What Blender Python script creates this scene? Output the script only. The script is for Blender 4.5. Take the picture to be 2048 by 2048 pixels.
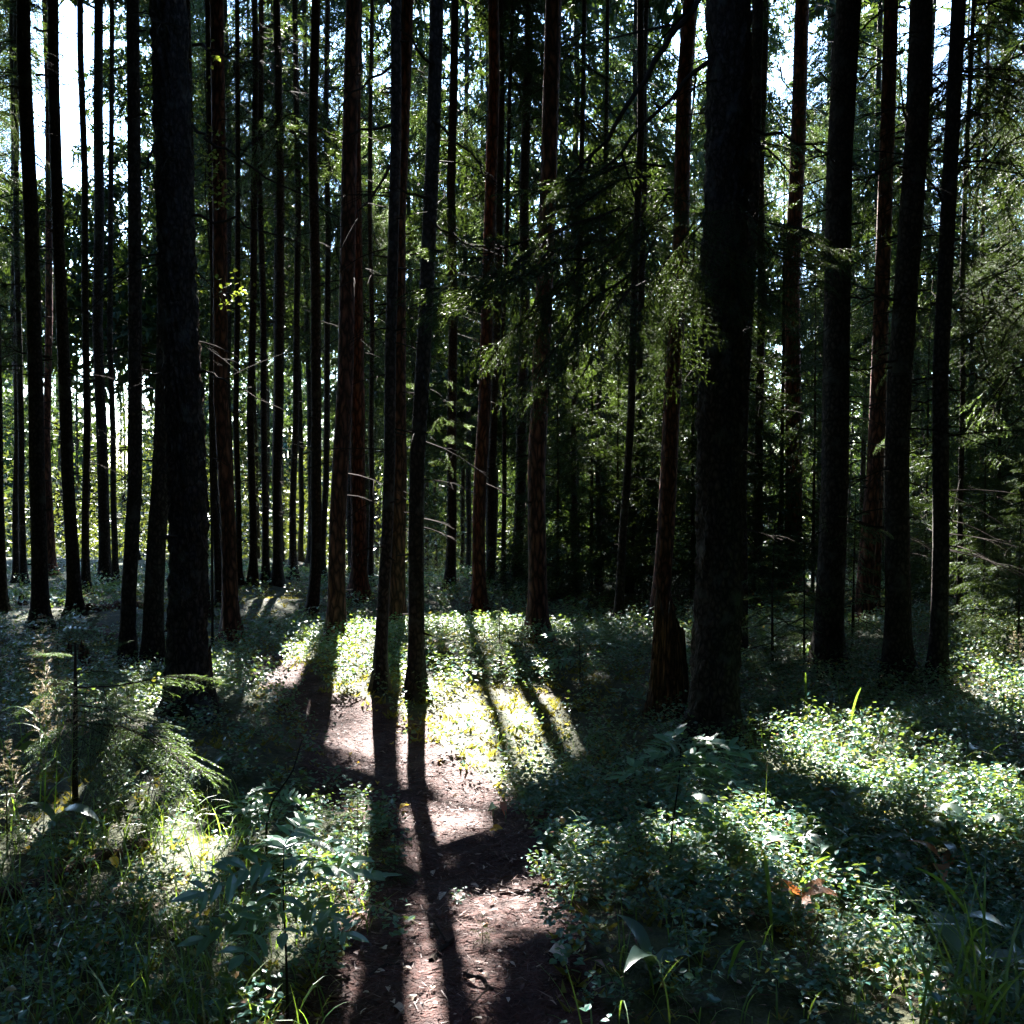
import bpy, math
import numpy as np
from mathutils import Vector, Matrix

for _o in list(bpy.data.objects):
    bpy.data.objects.remove(_o)
SC = bpy.context.scene
COL = SC.collection
RNG = np.random.default_rng(11)

# ------------------------------------------------------------------ camera
CAM_H, PITCH = 1.5, math.radians(2.0)
cd = bpy.data.cameras.new('camera')
cam = bpy.data.objects.new('camera', cd)
COL.objects.link(cam)
cam.location = (0, 0, CAM_H)
cam.rotation_euler = (math.radians(90) - PITCH, 0, 0)
cd.sensor_width = 36
cd.lens = 36
cd.clip_start = 0.05
cd.clip_end = 3000
SC.camera = cam

# ------------------------------------------------------------------ light
SUN_EL, SUN_AZ = math.radians(44), math.radians(-5.2)      # azimuth left of the view direction (+Y)
SUN = np.array([math.sin(SUN_AZ) * math.cos(SUN_EL), math.cos(SUN_AZ) * math.cos(SUN_EL), math.sin(SUN_EL)])
w = bpy.data.worlds.new('World')
SC.world = w
w.use_nodes = True
nt = w.node_tree
sky = nt.nodes.new('ShaderNodeTexSky')
sky.sky_type = 'NISHITA'
sky.sun_disc = False
sky.sun_elevation = SUN_EL
sky.sun_rotation = SUN_AZ
sky.dust_density = 0.0
sky.ozone_density = 2.0
bg = nt.nodes['Background']
bg.inputs['Strength'].default_value = 0.08
nt.links.new(sky.outputs[0], bg.inputs['Color'])
sl = bpy.data.lights.new('sun', 'SUN')
sl.energy = 5.0
sl.angle = math.radians(0.53)
sl.color = (1.0, 0.955, 0.90)
so = bpy.data.objects.new('sun', sl)
COL.objects.link(so)
so.rotation_euler = Vector(SUN).to_track_quat('Z', 'Y').to_euler()
SC.view_settings.view_transform = 'Standard'
SC.view_settings.look = 'None'
SC.view_settings.gamma = 1.0
SC.view_settings.use_curve_mapping = False
SC.view_settings.exposure = 4.3

SC.render.engine = 'CYCLES'
cy = SC.cycles
cy.max_bounces = 5
cy.diffuse_bounces = 3
cy.glossy_bounces = 2
cy.transmission_bounces = 3
cy.use_adaptive_sampling = True
cy.adaptive_threshold = 0.02
cy.use_denoising = True
cy.caustics_reflective = False
cy.caustics_refractive = False
cy.sample_clamp_indirect = 6

# ------------------------------------------------------------------ picture <-> place (pixels of the 2048 px photograph)
FWD = np.array([0, math.cos(PITCH), -math.sin(PITCH)])
UPV = np.array([0, math.sin(PITCH), math.cos(PITCH)])
EYE = np.array([0, 0, CAM_H])


def ray(u, v):
    return FWD + np.array([(u - 1024) / 2048, 0, 0]) + UPV * ((1024 - v) / 2048)


def at(u, v, y):
    d = ray(u, v)
    return EYE + d * (y / d[1])


def project(P):
    Q = P - EYE
    f = Q @ FWD
    f = np.where(np.abs(f) < 1e-6, 1e-6, f)
    return 1024 + 2048 * Q[:, 0] / f, 1024 - 2048 * (Q @ UPV) / f, f


def smooth(a, b, x):
    t = np.clip((x - a) / (b - a), 0, 1)
    return t * t * (3 - 2 * t)


_wr = np.random.default_rng(5)
_WAVES = [(_wr.uniform(0.7, 1.3) * k, _wr.uniform(0, 6.28), _wr.uniform(0, 6.28)) for k in (0.5, 0.8, 1.3, 2.1, 3.3, 5.1) for _ in range(3)]


def wave(x, y, lo=0, hi=18):
    s = 0
    for k, th, ph in _WAVES[lo:hi]:
        s = s + np.sin(k * 2 * (x * math.cos(th) + y * math.sin(th)) + ph) / (k ** 0.9)
    return s


def ground_flat(x, y):
    x, y = np.asarray(x, float), np.asarray(y, float)
    a = np.maximum(0, y - 9)
    b = np.clip(y - 12, 0, 24)
    z = -0.018 * np.minimum(a, 60) - 0.0011 * b * b
    z = z + 0.022 * wave(x, y) * smooth(200, 20, np.hypot(x, y))
    z = z + 0.16 * np.exp(-((x + 0.2) ** 2 / 1.6 + (y - 8.6) ** 2 / 1.2))       # hummock of the sunny glade
    z = z + 0.22 * np.exp(-((x + 3.6) ** 2 / 2.2 + (y - 14.2) ** 2 / 1.5))
    z = z + 0.20 * np.exp(-((x - 1.0) ** 2 / 9 + (y - 14.5) ** 2 / 2.0))
    z = z + 0.12 * np.exp(-((x - 2.2) ** 2 / 1.5 + (y - 4.2) ** 2 / 2.0))
    z = z + 0.10 * np.exp(-((x + 1.7) ** 2 / 0.8 + (y - 4.2) ** 2 / 1.5))
    return z


def ground0(x, y):
    x, y = np.asarray(x, float), np.asarray(y, float)
    return ground_flat(x, y) - 0.12 * np.clip(y - 15.8, 0, 26) * smooth(-5.2, -2.4, x) - 0.09 * np.clip(y - 24, 0, 30) * smooth(-2.4, -5.2, x)      # the floor falls away behind the bilberry slope


def hit(u, v, fn=ground0):
    d = ray(u, v)
    d = d / d[1]
    ys = np.arange(1.5, 90, 0.02)
    zz = CAM_H + ys * d[2]
    g = fn(ys * d[0], ys)
    i = np.argmax(zz < g)
    if not (zz < g).any():
        i = len(ys) - 1
    return np.array([ys[i] * d[0], ys[i], g[i]])


PATH = [(880, 2140, 300), (890, 2048, 265), (900, 1900, 225), (925, 1790, 190), (945, 1700, 150), (920, 1630, 150),
        (835, 1570, 165), (775, 1520, 128), (720, 1465, 85), (672, 1425, 62), (620, 1395, 40), (585, 1368, 30), (560, 1345, 22), (540, 1325, 16), (530, 1312, 10)]
_pp = []
for u, v, hw in PATH:
    p = hit(u, v)
    _pp.append((p[0], p[1], hw / 2048 * p[1] * (.96 if v > 1500 else 1.1)))
_pp = [(_pp[0][0], -3.0, _pp[0][2])] + _pp
PATHW = np.array(_pp)


def path_dist(x, y):
    """distance outside (+) or inside (-) the trodden path, in metres"""
    x, y = np.asarray(x, float), np.asarray(y, float)
    best = np.full(np.broadcast(x, y).shape, 9.0)
    for a, b in zip(PATHW[:-1], PATHW[1:]):
        ab = b[:2] - a[:2]
        t = np.clip(((x - a[0]) * ab[0] + (y - a[1]) * ab[1]) / (ab @ ab), 0, 1)
        d = np.hypot(x - a[0] - t * ab[0], y - a[1] - t * ab[1]) - (a[2] + t * (b[2] - a[2]))
        best = np.minimum(best, d)
    return best


def ground(x, y):
    z = ground0(x, y)
    d = path_dist(x, y)
    return z - 0.06 * smooth(0.15, -0.25, d)


# ------------------------------------------------------------------ gaps of the canopy: where sun reaches the forest floor
# (u, v, half-width, half-height, solidity)
LIT = [(640, 1330, 60, 40, 1.6), (880, 1400, 150, 60, 1.6), (1080, 1400, 110, 50, 1.4), (520, 1790, 90, 60, .9), (600, 1740, 70, 50, 1.1), (910, 1740, 120, 70, 1.2), (700, 1850, 90, 60, 1.1), (950, 1960, 110, 50, 1.0), (740, 1980, 90, 50, 1.1), (560, 1760, 90, 50, .8), (800, 1560, 130, 40, 1.3), (830, 1335, 70, 30, 1.8), (1050, 1365, 110, 45, 1.8), (960, 1340, 110, 36, 1.8), (1130, 1440, 70, 35, 1.4), (690, 1290, 70, 40, 1.6), (740, 1340, 60, 30, 1.6),
       (660, 1325, 70, 34, 2.015), (690, 1395, 60, 22, 1.24), (900, 1365, 110, 55, 2.2), (1000, 1400, 110, 60, 1.86), (1110, 1430, 90, 45, 1.395), (930, 1450, 150, 50, 1.86),
       (860, 1535, 160, 34, 1.86), (760, 1600, 120, 40, 1.05), (720, 1420, 80, 22, 1.085), (1010, 1500, 110, 40, 1.24),
       (1640, 1470, 170, 60, 1.4), (1780, 1540, 160, 45, 1.3), (1960, 1600, 150, 75, 1.6), (1880, 1500, 90, 40, 0.9),
       (1700, 1850, 200, 130, 1.15), (1640, 1960, 180, 100, 1.25), (1800, 1930, 120, 100, 1), (1230, 1690, 220, 150, 0.45), (1400, 1600, 200, 90, 0.4), (1560, 1640, 90, 60, 0.3),
       (120, 1620, 150, 60, 0.9), (260, 1680, 170, 42, 1), (390, 1790, 80, 45, 1.15), (560, 1600, 90, 60, 1.1), (500, 1530, 70, 50, 0.5), (620, 1690, 70, 40, 1),
       (420, 1850, 110, 60, 0.9), (720, 1830, 70, 40, 1.1), (740, 1950, 90, 60, 1.25), (930, 1720, 90, 55, 1.05), (1000, 1990, 90, 40, 1), (900, 1780, 70, 30, 0.9),
       (150, 1850, 150, 80, 0.4), (250, 1990, 150, 60, 0.4), (900, 1920, 110, 60, 0.35),
       (540, 1190, 80, 26, 0.8), (490, 1320, 40, 28, 0.7), (620, 1290, 40, 30, 0.775), (500, 1360, 50, 40, 0.6), (230, 1370, 80, 30, 0.8), (600, 1230, 60, 20, 0.5), (380, 1300, 40, 20, 0.4),
       (60, 1210, 60, 26, 0.9), (140, 1200, 40, 14, 0.7), (1130, 1290, 60, 40, .36), (1240, 1240, 110, 30, .36), (1180, 1330, 130, 30, .36), (1750, 1400, 80, 30, 0.5), (1990, 1380, 90, 60, 0.7),
       (1980, 1240, 80, 60, 0.7), (1720, 1230, 60, 50, 0.6), (1560, 1250, 80, 50, 0.4), (1080, 1230, 60, 20, .36), (880, 1200, 40, 14, .36)]
_gx = np.arange(-14, 14, 0.06)
_gy = np.arange(1.2, 34, 0.06)
_X, _Y = np.meshgrid(_gx, _gy)
COVER = np.zeros((150, 150))          # leaf area above each 0.2 m of floor, seen from the sun; x -15..15, y 0..30
_P = np.stack([_X.ravel(), _Y.ravel(), (ground0(_X, _Y) + 0.12).ravel()], 1)
_u, _v, _f = project(_P)
_val = np.full(len(_P), -1.0)
for (cu, cv, ru, rv, s) in LIT:
    dd = ((_u - cu) / (ru * 1.12)) ** 2 + ((_v - cv) / (rv * 1.12)) ** 2
    _val = np.maximum(_val, np.where(dd < 1, s * (1 - dd), -1.0))
_nz = wave(_P[:, 0] * 3 + 3, _P[:, 1] * 3, 9) * 0.42
LITMAP = ((_val + _nz * .75) > 0.36).reshape(_X.shape)
# foliage in mid-air that the sun reaches: (u, v, distance, radius)
SPOTS = [(540, 1760, 2.8, .14), (620, 1735, 2.8, .15), (525, 1840, 2.75, .10), (640, 1790, 2.8, .10), (470, 1540, 3.95, .24), (500, 1600, 3.9, .2), (1440, 1490, 3.75, .2), (1460, 1555, 3.75, .14), (740, 1680, 3.8, .2), (1620, 1780, 3.5, .16),
         (845, 545, 5.5, .24), (1005, 780, 5.5, .26), (1045, 345, 5.5, .24), (1680, 455, 5.5, .22), (760, 240, 15.2, 1.0), (860, 330, 15.2, 1.0), (920, 400, 15.2, .9), (900, 230, 15.2, .9), (800, 420, 15.2, .8),
         (840, 765, 11.5, .55), (915, 780, 11.5, .55), (900, 870, 11.5, .5), (1960, 855, 8.0, .35), (1600, 300, 14, 1.0), (1720, 90, 14, .6), (1980, 400, 10, .8), (1720, 690, 9, .35), (430, 330, 11, .25), (600, 200, 13, .9),
         (560, 60, 13, .6), (700, 150, 15, .9), (1560, 180, 15, 1.0), (1200, 480, 7, .3), (1900, 130, 12, .8), (290, 1380, 4.6, .34), (390, 1320, 4.5, .34), (390, 1470, 4.3, .22), (130, 1330, 4.3, .3),
         (100, 500, 17, 1.0), (1130, 1290, 9, .3), (660, 1720, 3.5, .15), (1250, 300, 14, .9), (1130, 250, 18, 1.2), (2000, 1250, 8, .4), (2010, 1350, 7, .4)]
SPOTP = np.array([at(a, b, c) for a, b, c, r in SPOTS])
SPOTR = np.array([s[3] * (0.6 if s[2] > 12 else 1) for s in SPOTS])
# openings towards the sky as seen between the crowns of the far trees
SKYGAP = [(170, 330, 120, 330, .93), (270, 420, 45, 330, .9), (60, 500, 60, 300, .5), (395, 560, 30, 260, .7), (1180, 190, 100, 150, .85), (1270, 60, 80, 110, .85), (740, 60, 40, 120, .6), (1450, 60, 60, 120, .5), (1560, 80, 60, 100, .5), (1870, 70, 80, 130, .9), (1110, 330, 60, 60, .6),
          (540, 600, 60, 200, .55), (750, 620, 25, 200, .6), (1630, 560, 50, 200, .45), (940, 120, 60, 160, .5), (1330, 100, 60, 160, .5), (1000, 420, 50, 60, .5)]


def landing(C):
    s = (C[:, 2] - 0.1) / SUN[2]
    L = C - s[:, None] * SUN
    for _ in range(2):
        g = ground0(L[:, 0], L[:, 1]) + 0.12
        L = L + ((g - L[:, 2]) / SUN[2])[:, None] * SUN
    return L


def sun_keep(C):
    keep = np.ones(len(C), bool)
    L = landing(C)
    ix = ((L[:, 0] - _gx[0]) / 0.06).astype(int)
    iy = ((L[:, 1] - _gy[0]) / 0.06).astype(int)
    ok = (ix >= 0) & (iy >= 0) & (ix < len(_gx)) & (iy < len(_gy))
    keep[ok] &= ~LITMAP[iy[ok], ix[ok]]
    for p, r in zip(SPOTP, SPOTR):
        W = C - p
        t = W @ SUN
        d2 = (W * W).sum(1) - t * t
        keep &= ~((t > r * 0.9) & (d2 < r * r))
    return keep


def sky_keep(C, rng):
    u, v, f = project(C)
    keep = np.ones(len(C), bool)
    for cu, cv, ru, rv, p in SKYGAP:
        m = (((u - cu) / ru) ** 2 + ((v - cv) / rv) ** 2 < 1) & (f > 9)
        keep &= ~(m & (rng.random(len(C)) < p))
    return keep


# ------------------------------------------------------------------ mesh and object helpers
class MB:
    """collects vertices and triangles / quads of one mesh, with a material index per face"""

    def __init__(self):
        self.v, self.t, self.q, self.tm, self.qm, self.n = [], [], [], [], [], 0

    def add(self, V, T=None, Q=None, mat=0):
        V = np.asarray(V, float).reshape(-1, 3)
        if T is not None and len(T):
            T = np.asarray(T, int)
            self.t.append(T + self.n)
            self.tm.append(np.full(len(T), mat))
        if Q is not None and len(Q):
            Q = np.asarray(Q, int)
            self.q.append(Q + self.n)
            self.qm.append(np.full(len(Q), mat))
        self.v.append(V)
        self.n += len(V)

    def mesh(self, name, mats, flat=True):
        me = bpy.data.meshes.new(name)
        V = np.concatenate(self.v) if self.v else np.zeros((0, 3))
        T = np.concatenate(self.t) if self.t else np.zeros((0, 3), int)
        Q = np.concatenate(self.q) if self.q else np.zeros((0, 4), int)
        mi = np.concatenate((self.tm or [np.zeros(0, int)]) + (self.qm or [np.zeros(0, int)]))
        me.vertices.add(len(V))
        me.vertices.foreach_set('co', V.astype(np.float32).ravel())
        loops = np.concatenate([T.ravel(), Q.ravel()]).astype(np.int32)
        me.loops.add(len(loops))
        me.loops.foreach_set('vertex_index', loops)
        nT, nQ = len(T), len(Q)
        start = np.concatenate([np.arange(nT) * 3, nT * 3 + np.arange(nQ) * 4]).astype(np.int32)
        me.polygons.add(nT + nQ)
        me.polygons.foreach_set('loop_start', start)
        for m in (mats if isinstance(mats, (list, tuple)) else [mats]):
            me.materials.append(m)
        me.polygons.foreach_set('material_index', mi.astype(np.int32))
        me.polygons.foreach_set('use_smooth', np.full(nT + nQ, not flat))
        me.update(calc_edges=True)
        return me


def obj(name, me, parent=None, matrix=None, kind=None, label=None):
    o = bpy.data.objects.new(name, me)
    COL.objects.link(o)
    if parent is not None:
        o.parent = parent
    if matrix is not None:
        o.matrix_local = matrix
    if kind:
        o['kind'] = kind
    if label:
        o['label'] = label
    return o


def thing(name, label, cat, loc=(0, 0, 0), group=None, rz=0.0):
    o = bpy.data.objects.new(name, None)
    o.empty_display_size = 0.1
    COL.objects.link(o)
    o.location = tuple(float(c) for c in loc)
    o.rotation_euler = (0, 0, rz)
    o['label'] = label
    o['category'] = cat
    if group:
        o['group'] = group
    return o


def norm(a):
    return a / np.maximum(np.linalg.norm(a, axis=-1, keepdims=True), 1e-9)


def tube(mb, pts, rad, sides=5, mat=0, cap=True):
    pts = np.asarray(pts, float)
    n = len(pts)
    rad = np.broadcast_to(np.asarray(rad, float), (n,))
    tan = norm(np.gradient(pts, axis=0))
    ref = np.array([0, 0, 1.0]) if abs(tan[:, 2]).mean() < 0.8 else np.array([0, 1.0, 0])
    a = norm(np.cross(tan, ref))
    b = np.cross(tan, a)
    th = np.arange(sides) / sides * 2 * np.pi
    V = pts[:, None, :] + rad[:, None, None] * (np.cos(th)[None, :, None] * a[:, None, :] + np.sin(th)[None, :, None] * b[:, None, :])
    i = np.arange(n - 1)[:, None] * sides
    j = np.arange(sides)[None, :]
    k = (j + 1) % sides
    Q = np.stack([i + j, i + k, i + sides + k, i + sides + j], -1).reshape(-1, 4)
    T = None
    if cap and sides > 2:
        T = np.array([[(n - 1) * sides, (n - 1) * sides + m, (n - 1) * sides + m + 1] for m in range(1, sides - 1)])
    mb.add(V.reshape(-1, 3), T, Q, mat)


def spikes(rng, P, D, L, W, spread=0.8):
    """one thin triangle (a needle or a tuft of needles) per point P, leaning off the direction D"""
    n = len(P)
    R = norm(rng.normal(size=(n, 3)))
    R = norm(R - (R * D).sum(1, keepdims=True) * D)
    d = norm(D * 0.75 + R * spread)
    s = norm(np.cross(d, norm(rng.normal(size=(n, 3)))))
    L = np.broadcast_to(L, (n,))[:, None]
    W = np.broadcast_to(W, (n,))[:, None]
    V = np.stack([P + s * W * 0.5, P - s * W * 0.5, P + d * L], 1).reshape(-1, 3)
    return V, np.arange(3 * n).reshape(-1, 3)


# ------------------------------------------------------------------ materials
def mat(name):
    m = bpy.data.materials.new(name)
    m.use_nodes = True
    n = m.node_tree.nodes
    return m, n, m.node_tree.links, n['Principled BSDF'], n['Material Output']


def ramp(n, stops):
    r = n.new('ShaderNodeValToRGB')
    e = r.color_ramp.elements
    while len(e) < len(stops):
        e.new(0.5)
    for x, (p, c) in zip(e, stops):
        x.position = p
        x.color = (*c, 1)
    return r


def leaf_mat(name, stops, trans, tmix=0.4, rough=0.42, spec=0.5, patch=0.0):
    """thin leaf: glossy reflection + light let through; colour differs from leaf to leaf"""
    m, n, l, b, out = mat(name)
    g = n.new('ShaderNodeNewGeometry')
    r = ramp(n, stops)
    l.new(g.outputs['Random Per Island'], r.inputs[0])
    b.inputs['Roughness'].default_value = rough
    b.inputs['Specular IOR Level'].default_value = spec
    l.new(r.outputs[0], b.inputs['Base Color'])
    t = n.new('ShaderNodeBsdfTranslucent')
    mx = n.new('ShaderNodeMixRGB')
    mx.blend_type = 'MULTIPLY'
    mx.inputs[0].default_value = 0.35
    mx.inputs[1].default_value = (*trans, 1)
    hs = n.new('ShaderNodeHueSaturation')
    hs.inputs['Value'].default_value = 6.0
    l.new(r.outputs[0], hs.inputs['Color'])
    l.new(hs.outputs[0], mx.inputs[2])
    l.new(mx.outputs[0], t.inputs[0])
    ms = n.new('ShaderNodeMixShader')
    ms.inputs[0].default_value = tmix
    l.new(b.outputs[0], ms.inputs[1])
    l.new(t.outputs[0], ms.inputs[2])
    l.new(ms.outputs[0], out.inputs[0])
    return m


def bark_mat(name, c0, c1, scale=(15, 15, 9), bump=1.0, lichen=None):
    m, n, l, b, out = mat(name)
    tc = n.new('ShaderNodeTexCoord')
    mp = n.new('ShaderNodeMapping')
    mp.inputs['Scale'].default_value = scale
    l.new(tc.outputs['Object'], mp.inputs[0])
    vo = n.new('ShaderNodeTexVoronoi')
    vo.feature = 'DISTANCE_TO_EDGE'
    vo.inputs['Scale'].default_value = 2.2
    nz = n.new('ShaderNodeTexNoise')
    nz.inputs['Scale'].default_value = 2.0
    nz.inputs['Detail'].default_value = 6
    l.new(mp.outputs[0], nz.inputs['Vector'])
    ad = n.new('ShaderNodeVectorMath')
    ad.operation = 'MULTIPLY_ADD'
    ad.inputs[1].default_value = (0.6, 0.6, 0.6)
    l.new(nz.outputs['Color'], ad.inputs[0])
    l.new(mp.outputs[0], ad.inputs[2])
    l.new(ad.outputs[0], vo.inputs['Vector'])
    mu = n.new('ShaderNodeMath')
    mu.operation = 'MULTIPLY'
    l.new(vo.outputs['Distance'], mu.inputs[0])
    l.new(nz.outputs['Fac'], mu.inputs[1])
    r = ramp(n, [(0.01, tuple(.35 * a for a in c0)), (0.06, c0), (0.16, tuple(0.5 * (a + c) for a, c in zip(c0, c1))), (0.26, c1)])
    l.new(mu.outputs[0], r.inputs[0])
    col = r.outputs[0]
    if lichen:
        n2 = n.new('ShaderNodeTexNoise')
        n2.inputs['Scale'].default_value = 7
        n2.inputs['Detail'].default_value = 8
        l.new(tc.outputs['Object'], n2.inputs['Vector'])
        r2 = ramp(n, [(0.56, (0, 0, 0)), (0.68, (1, 1, 1))])
        l.new(n2.outputs['Fac'], r2.inputs[0])
        mx = n.new('ShaderNodeMixRGB')
        mx.inputs[2].default_value = (*lichen, 1)
        l.new(r2.outputs[0], mx.inputs[0])
        l.new(col, mx.inputs[1])
        col = mx.outputs[0]
    l.new(col, b.inputs['Base Color'])
    b.inputs['Roughness'].default_value = 0.85
    b.inputs['Specular IOR Level'].default_value = 0.25
    bp = n.new('ShaderNodeBump')
    bp.inputs['Strength'].default_value = bump
    bp.inputs['Distance'].default_value = 0.02
    l.new(mu.outputs[0], bp.inputs['Height'])
    l.new(bp.outputs[0], b.inputs['Normal'])
    return m


def plain_mat(name, stops, rough=0.8, spec=0.3):
    m, n, l, b, out = mat(name)
    g = n.new('ShaderNodeNewGeometry')
    r = ramp(n, stops)
    l.new(g.outputs['Random Per Island'], r.inputs[0])
    l.new(r.outputs[0], b.inputs['Base Color'])
    b.inputs['Roughness'].default_value = rough
    b.inputs['Specular IOR Level'].default_value = spec
    return m


M_NEEDLE = leaf_mat('spruce_needles', [(0, (.006, .019, .016)), (.5, (.011, .031, .024)), (.95, (.021, .042, .025)), (1, (.050, .038, .022))], (.24, .36, .05), 0.10, 0.6, 0.14)
M_NEEDLE2 = leaf_mat('young_or_sunlit_needles', [(0, (.022, .062, .044)), (.6, (.034, .082, .052)), (1, (.065, .100, .045))], (.30, .42, .08), 0.20, 0.5, 0.3)  # young spruces, and a brighter copy painting sunlight onto boughs of grown trees
M_TWIG = plain_mat('dead_twig_bark', [(0, (.012, .0095, .008)), (1, (.036, .029, .025))], .95, .05)
M_BARK = bark_mat('spruce_bark', (.022, .0165, .014), (.070, .053, .044), lichen=(.050, .050, .045))
M_PINE = bark_mat('pine_bark', (.065, .025, .017), (.23, .092, .058), (10, 10, 3))
M_DEAD = bark_mat('rotten_wood', (.050, .026, .016), (.20, .10, .058), (22, 22, 2))
M_BILB = leaf_mat('bilberry_leaves', [(0, (.014, .078, .066)), (.55, (.026, .112, .090)), (.90, (.046, .120, .070)), (.96, (.15, .12, .03)), (1, (.15, .045, .02))], (.34, .40, .06), 0.30, 0.38, 0.45)
M_MOSS = leaf_mat('feather_moss', [(0, (.050, .060, .018)), (.5, (.10, .100, .024)), (.9, (.15, .125, .030)), (1, (.13, .07, .03))], (.36, .33, .06), 0.35, 0.7, 0.2)
M_GRASS = leaf_mat('grass_blades', [(0, (.035, .085, .030)), (.6, (.055, .115, .035)), (.9, (.10, .14, .04)), (1, (.20, .15, .06))], (.30, .42, .05), 0.4, 0.36, 0.5)
M_ROWAN = leaf_mat('rowan_leaflets', [(0, (.040, .105, .080)), (.7, (.056, .125, .090)), (1, (.070, .13, .075))], (.26, .42, .10), 0.35, 0.36, 0.5)
M_LILY = leaf_mat('broad_leaves', [(0, (.030, .062, .050)), (.7, (.040, .078, .058)), (1, (.065, .085, .045))], (.24, .36, .06), 0.25, 0.34, 0.5)
M_RUST = leaf_mat('withered_leaves', [(0, (.16, .060, .030)), (.5, (.24, .10, .05)), (1, (.30, .17, .07))], (.55, .25, .08), 0.35, 0.5, 0.4)
M_STRAW = leaf_mat('dry_straw', [(0, (.17, .135, .085)), (.6, (.24, .195, .13)), (1, (.32, .27, .19))], (.45, .42, .26), 0.2, 0.6, 0.3)
M_YELL = leaf_mat('yellow_leaves', [(0, (.28, .19, .03)), (.6, (.34, .26, .04)), (1, (.30, .12, .03))], (.75, .55, .08), 0.45, 0.5, 0.4)
M_LITTER = plain_mat('needle_litter', [(0, (.022, .007, .005)), (.5, (.058, .020, .014)), (.88, (.10, .044, .031)), (1, (.26, .17, .13))], 0.6, 0.4)
M_PALE = leaf_mat('pale_dry_leaves', [(0, (.28, .20, .15)), (1, (.40, .33, .27))], (.4, .3, .2), 0.2, 0.5, 0.4)


def ground_mat():
    m, n, l, b, out = mat('forest_floor')
    tc = n.new('ShaderNodeTexCoord')

    def noise(scale, detail=6):
        x = n.new('ShaderNodeTexNoise')
        x.inputs['Scale'].default_value = scale
        x.inputs['Detail'].default_value = detail
        l.new(tc.outputs['Object'], x.inputs['Vector'])
        return x
    n1, n2, n3 = noise(1.1, 5), noise(22, 8), noise(90, 4)
    moss = ramp(n, [(.3, (.014, .020, .010)), (.6, (.045, .052, .018)), (.8, (.10, .085, .028))])
    l.new(n2.outputs['Fac'], moss.inputs[0])
    lit = ramp(n, [(.30, (.010, .0032, .0022)), (.48, (.028, .0085, .0058)), (.64, (.062, .020, .014)), (.8, (.11, .044, .032))])
    mixn = n.new('ShaderNodeMixRGB')
    mixn.inputs[0].default_value = .5
    l.new(n2.outputs['Fac'], mixn.inputs[1])
    l.new(n3.outputs['Fac'], mixn.inputs[2])
    l.new(mixn.outputs[0], lit.inputs[0])
    at_ = n.new('ShaderNodeAttribute')
    at_.attribute_name = 'path'
    sub = n.new('ShaderNodeMath')
    sub.operation = 'MULTIPLY_ADD'
    sub.inputs[1].default_value = 0.9
    l.new(n1.outputs['Fac'], sub.inputs[0])
    l.new(at_.outputs['Fac'], sub.inputs[2])
    sel = ramp(n, [(.50, (0, 0, 0)), (.72, (1, 1, 1))])
    l.new(sub.outputs[0], sel.inputs[0])
    mx = n.new('ShaderNodeMixRGB')
    l.new(sel.outputs[0], mx.inputs[0])
    l.new(moss.outputs[0], mx.inputs[1])
    l.new(lit.outputs[0], mx.inputs[2])
    l.new(mx.outputs[0], b.inputs['Base Color'])
    b.inputs['Roughness'].default_value = 0.8
    b.inputs['Specular IOR Level'].default_value = 0.25
    bp = n.new('ShaderNodeBump')
    bp.inputs['Strength'].default_value = 0.9
    bp.inputs['Distance'].default_value = 0.03
    l.new(mixn.outputs[0], bp.inputs['Height'])
    l.new(bp.outputs[0], b.inputs['Normal'])
    return m


M_GROUND = ground_mat()

# ------------------------------------------------------------------ the forest floor
def axis(dense_lo, dense_hi, step, far, g=1.16):
    a = list(np.arange(dense_lo, dense_hi, step))
    s, p = step, a[-1]
    while p < far:
        s *= g
        p += s
        a.append(p)
    return a


xp = axis(0, 7, 0.09, 900)
xs = np.array([-x for x in xp[:0:-1]] + xp)
yp = axis(1.5, 15, 0.09, 1500)
yn = axis(0, 0.5, 0.15, 120)
ys = np.array([1.5 - y for y in yn[:0:-1]] + yp)
GX, GY = np.meshgrid(xs, ys)
GZ = ground(GX, GY)
fine = smooth(20, 6, np.hypot(GX, GY))
GZ += fine * RNG.normal(0, 0.008, GX.shape)
mb = MB()
ny, nx = GX.shape
i = np.arange(ny - 1)[:, None] * nx + np.arange(nx - 1)[None, :]
mb.add(np.stack([GX, GY, GZ], -1).reshape(-1, 3), None, np.stack([i, i + 1, i + nx + 1, i + nx], -1).reshape(-1, 4))
me = mb.mesh('ground', M_GROUND, flat=False)
pa = me.attributes.new('path', 'FLOAT', 'POINT')
pd = path_dist(GX, GY)
pval = smooth(0.18, -0.12, pd) * smooth(14, 12, GY)
pa.data.foreach_set('value', pval.astype(np.float32).ravel())
obj('ground', me, kind='structure')


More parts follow.
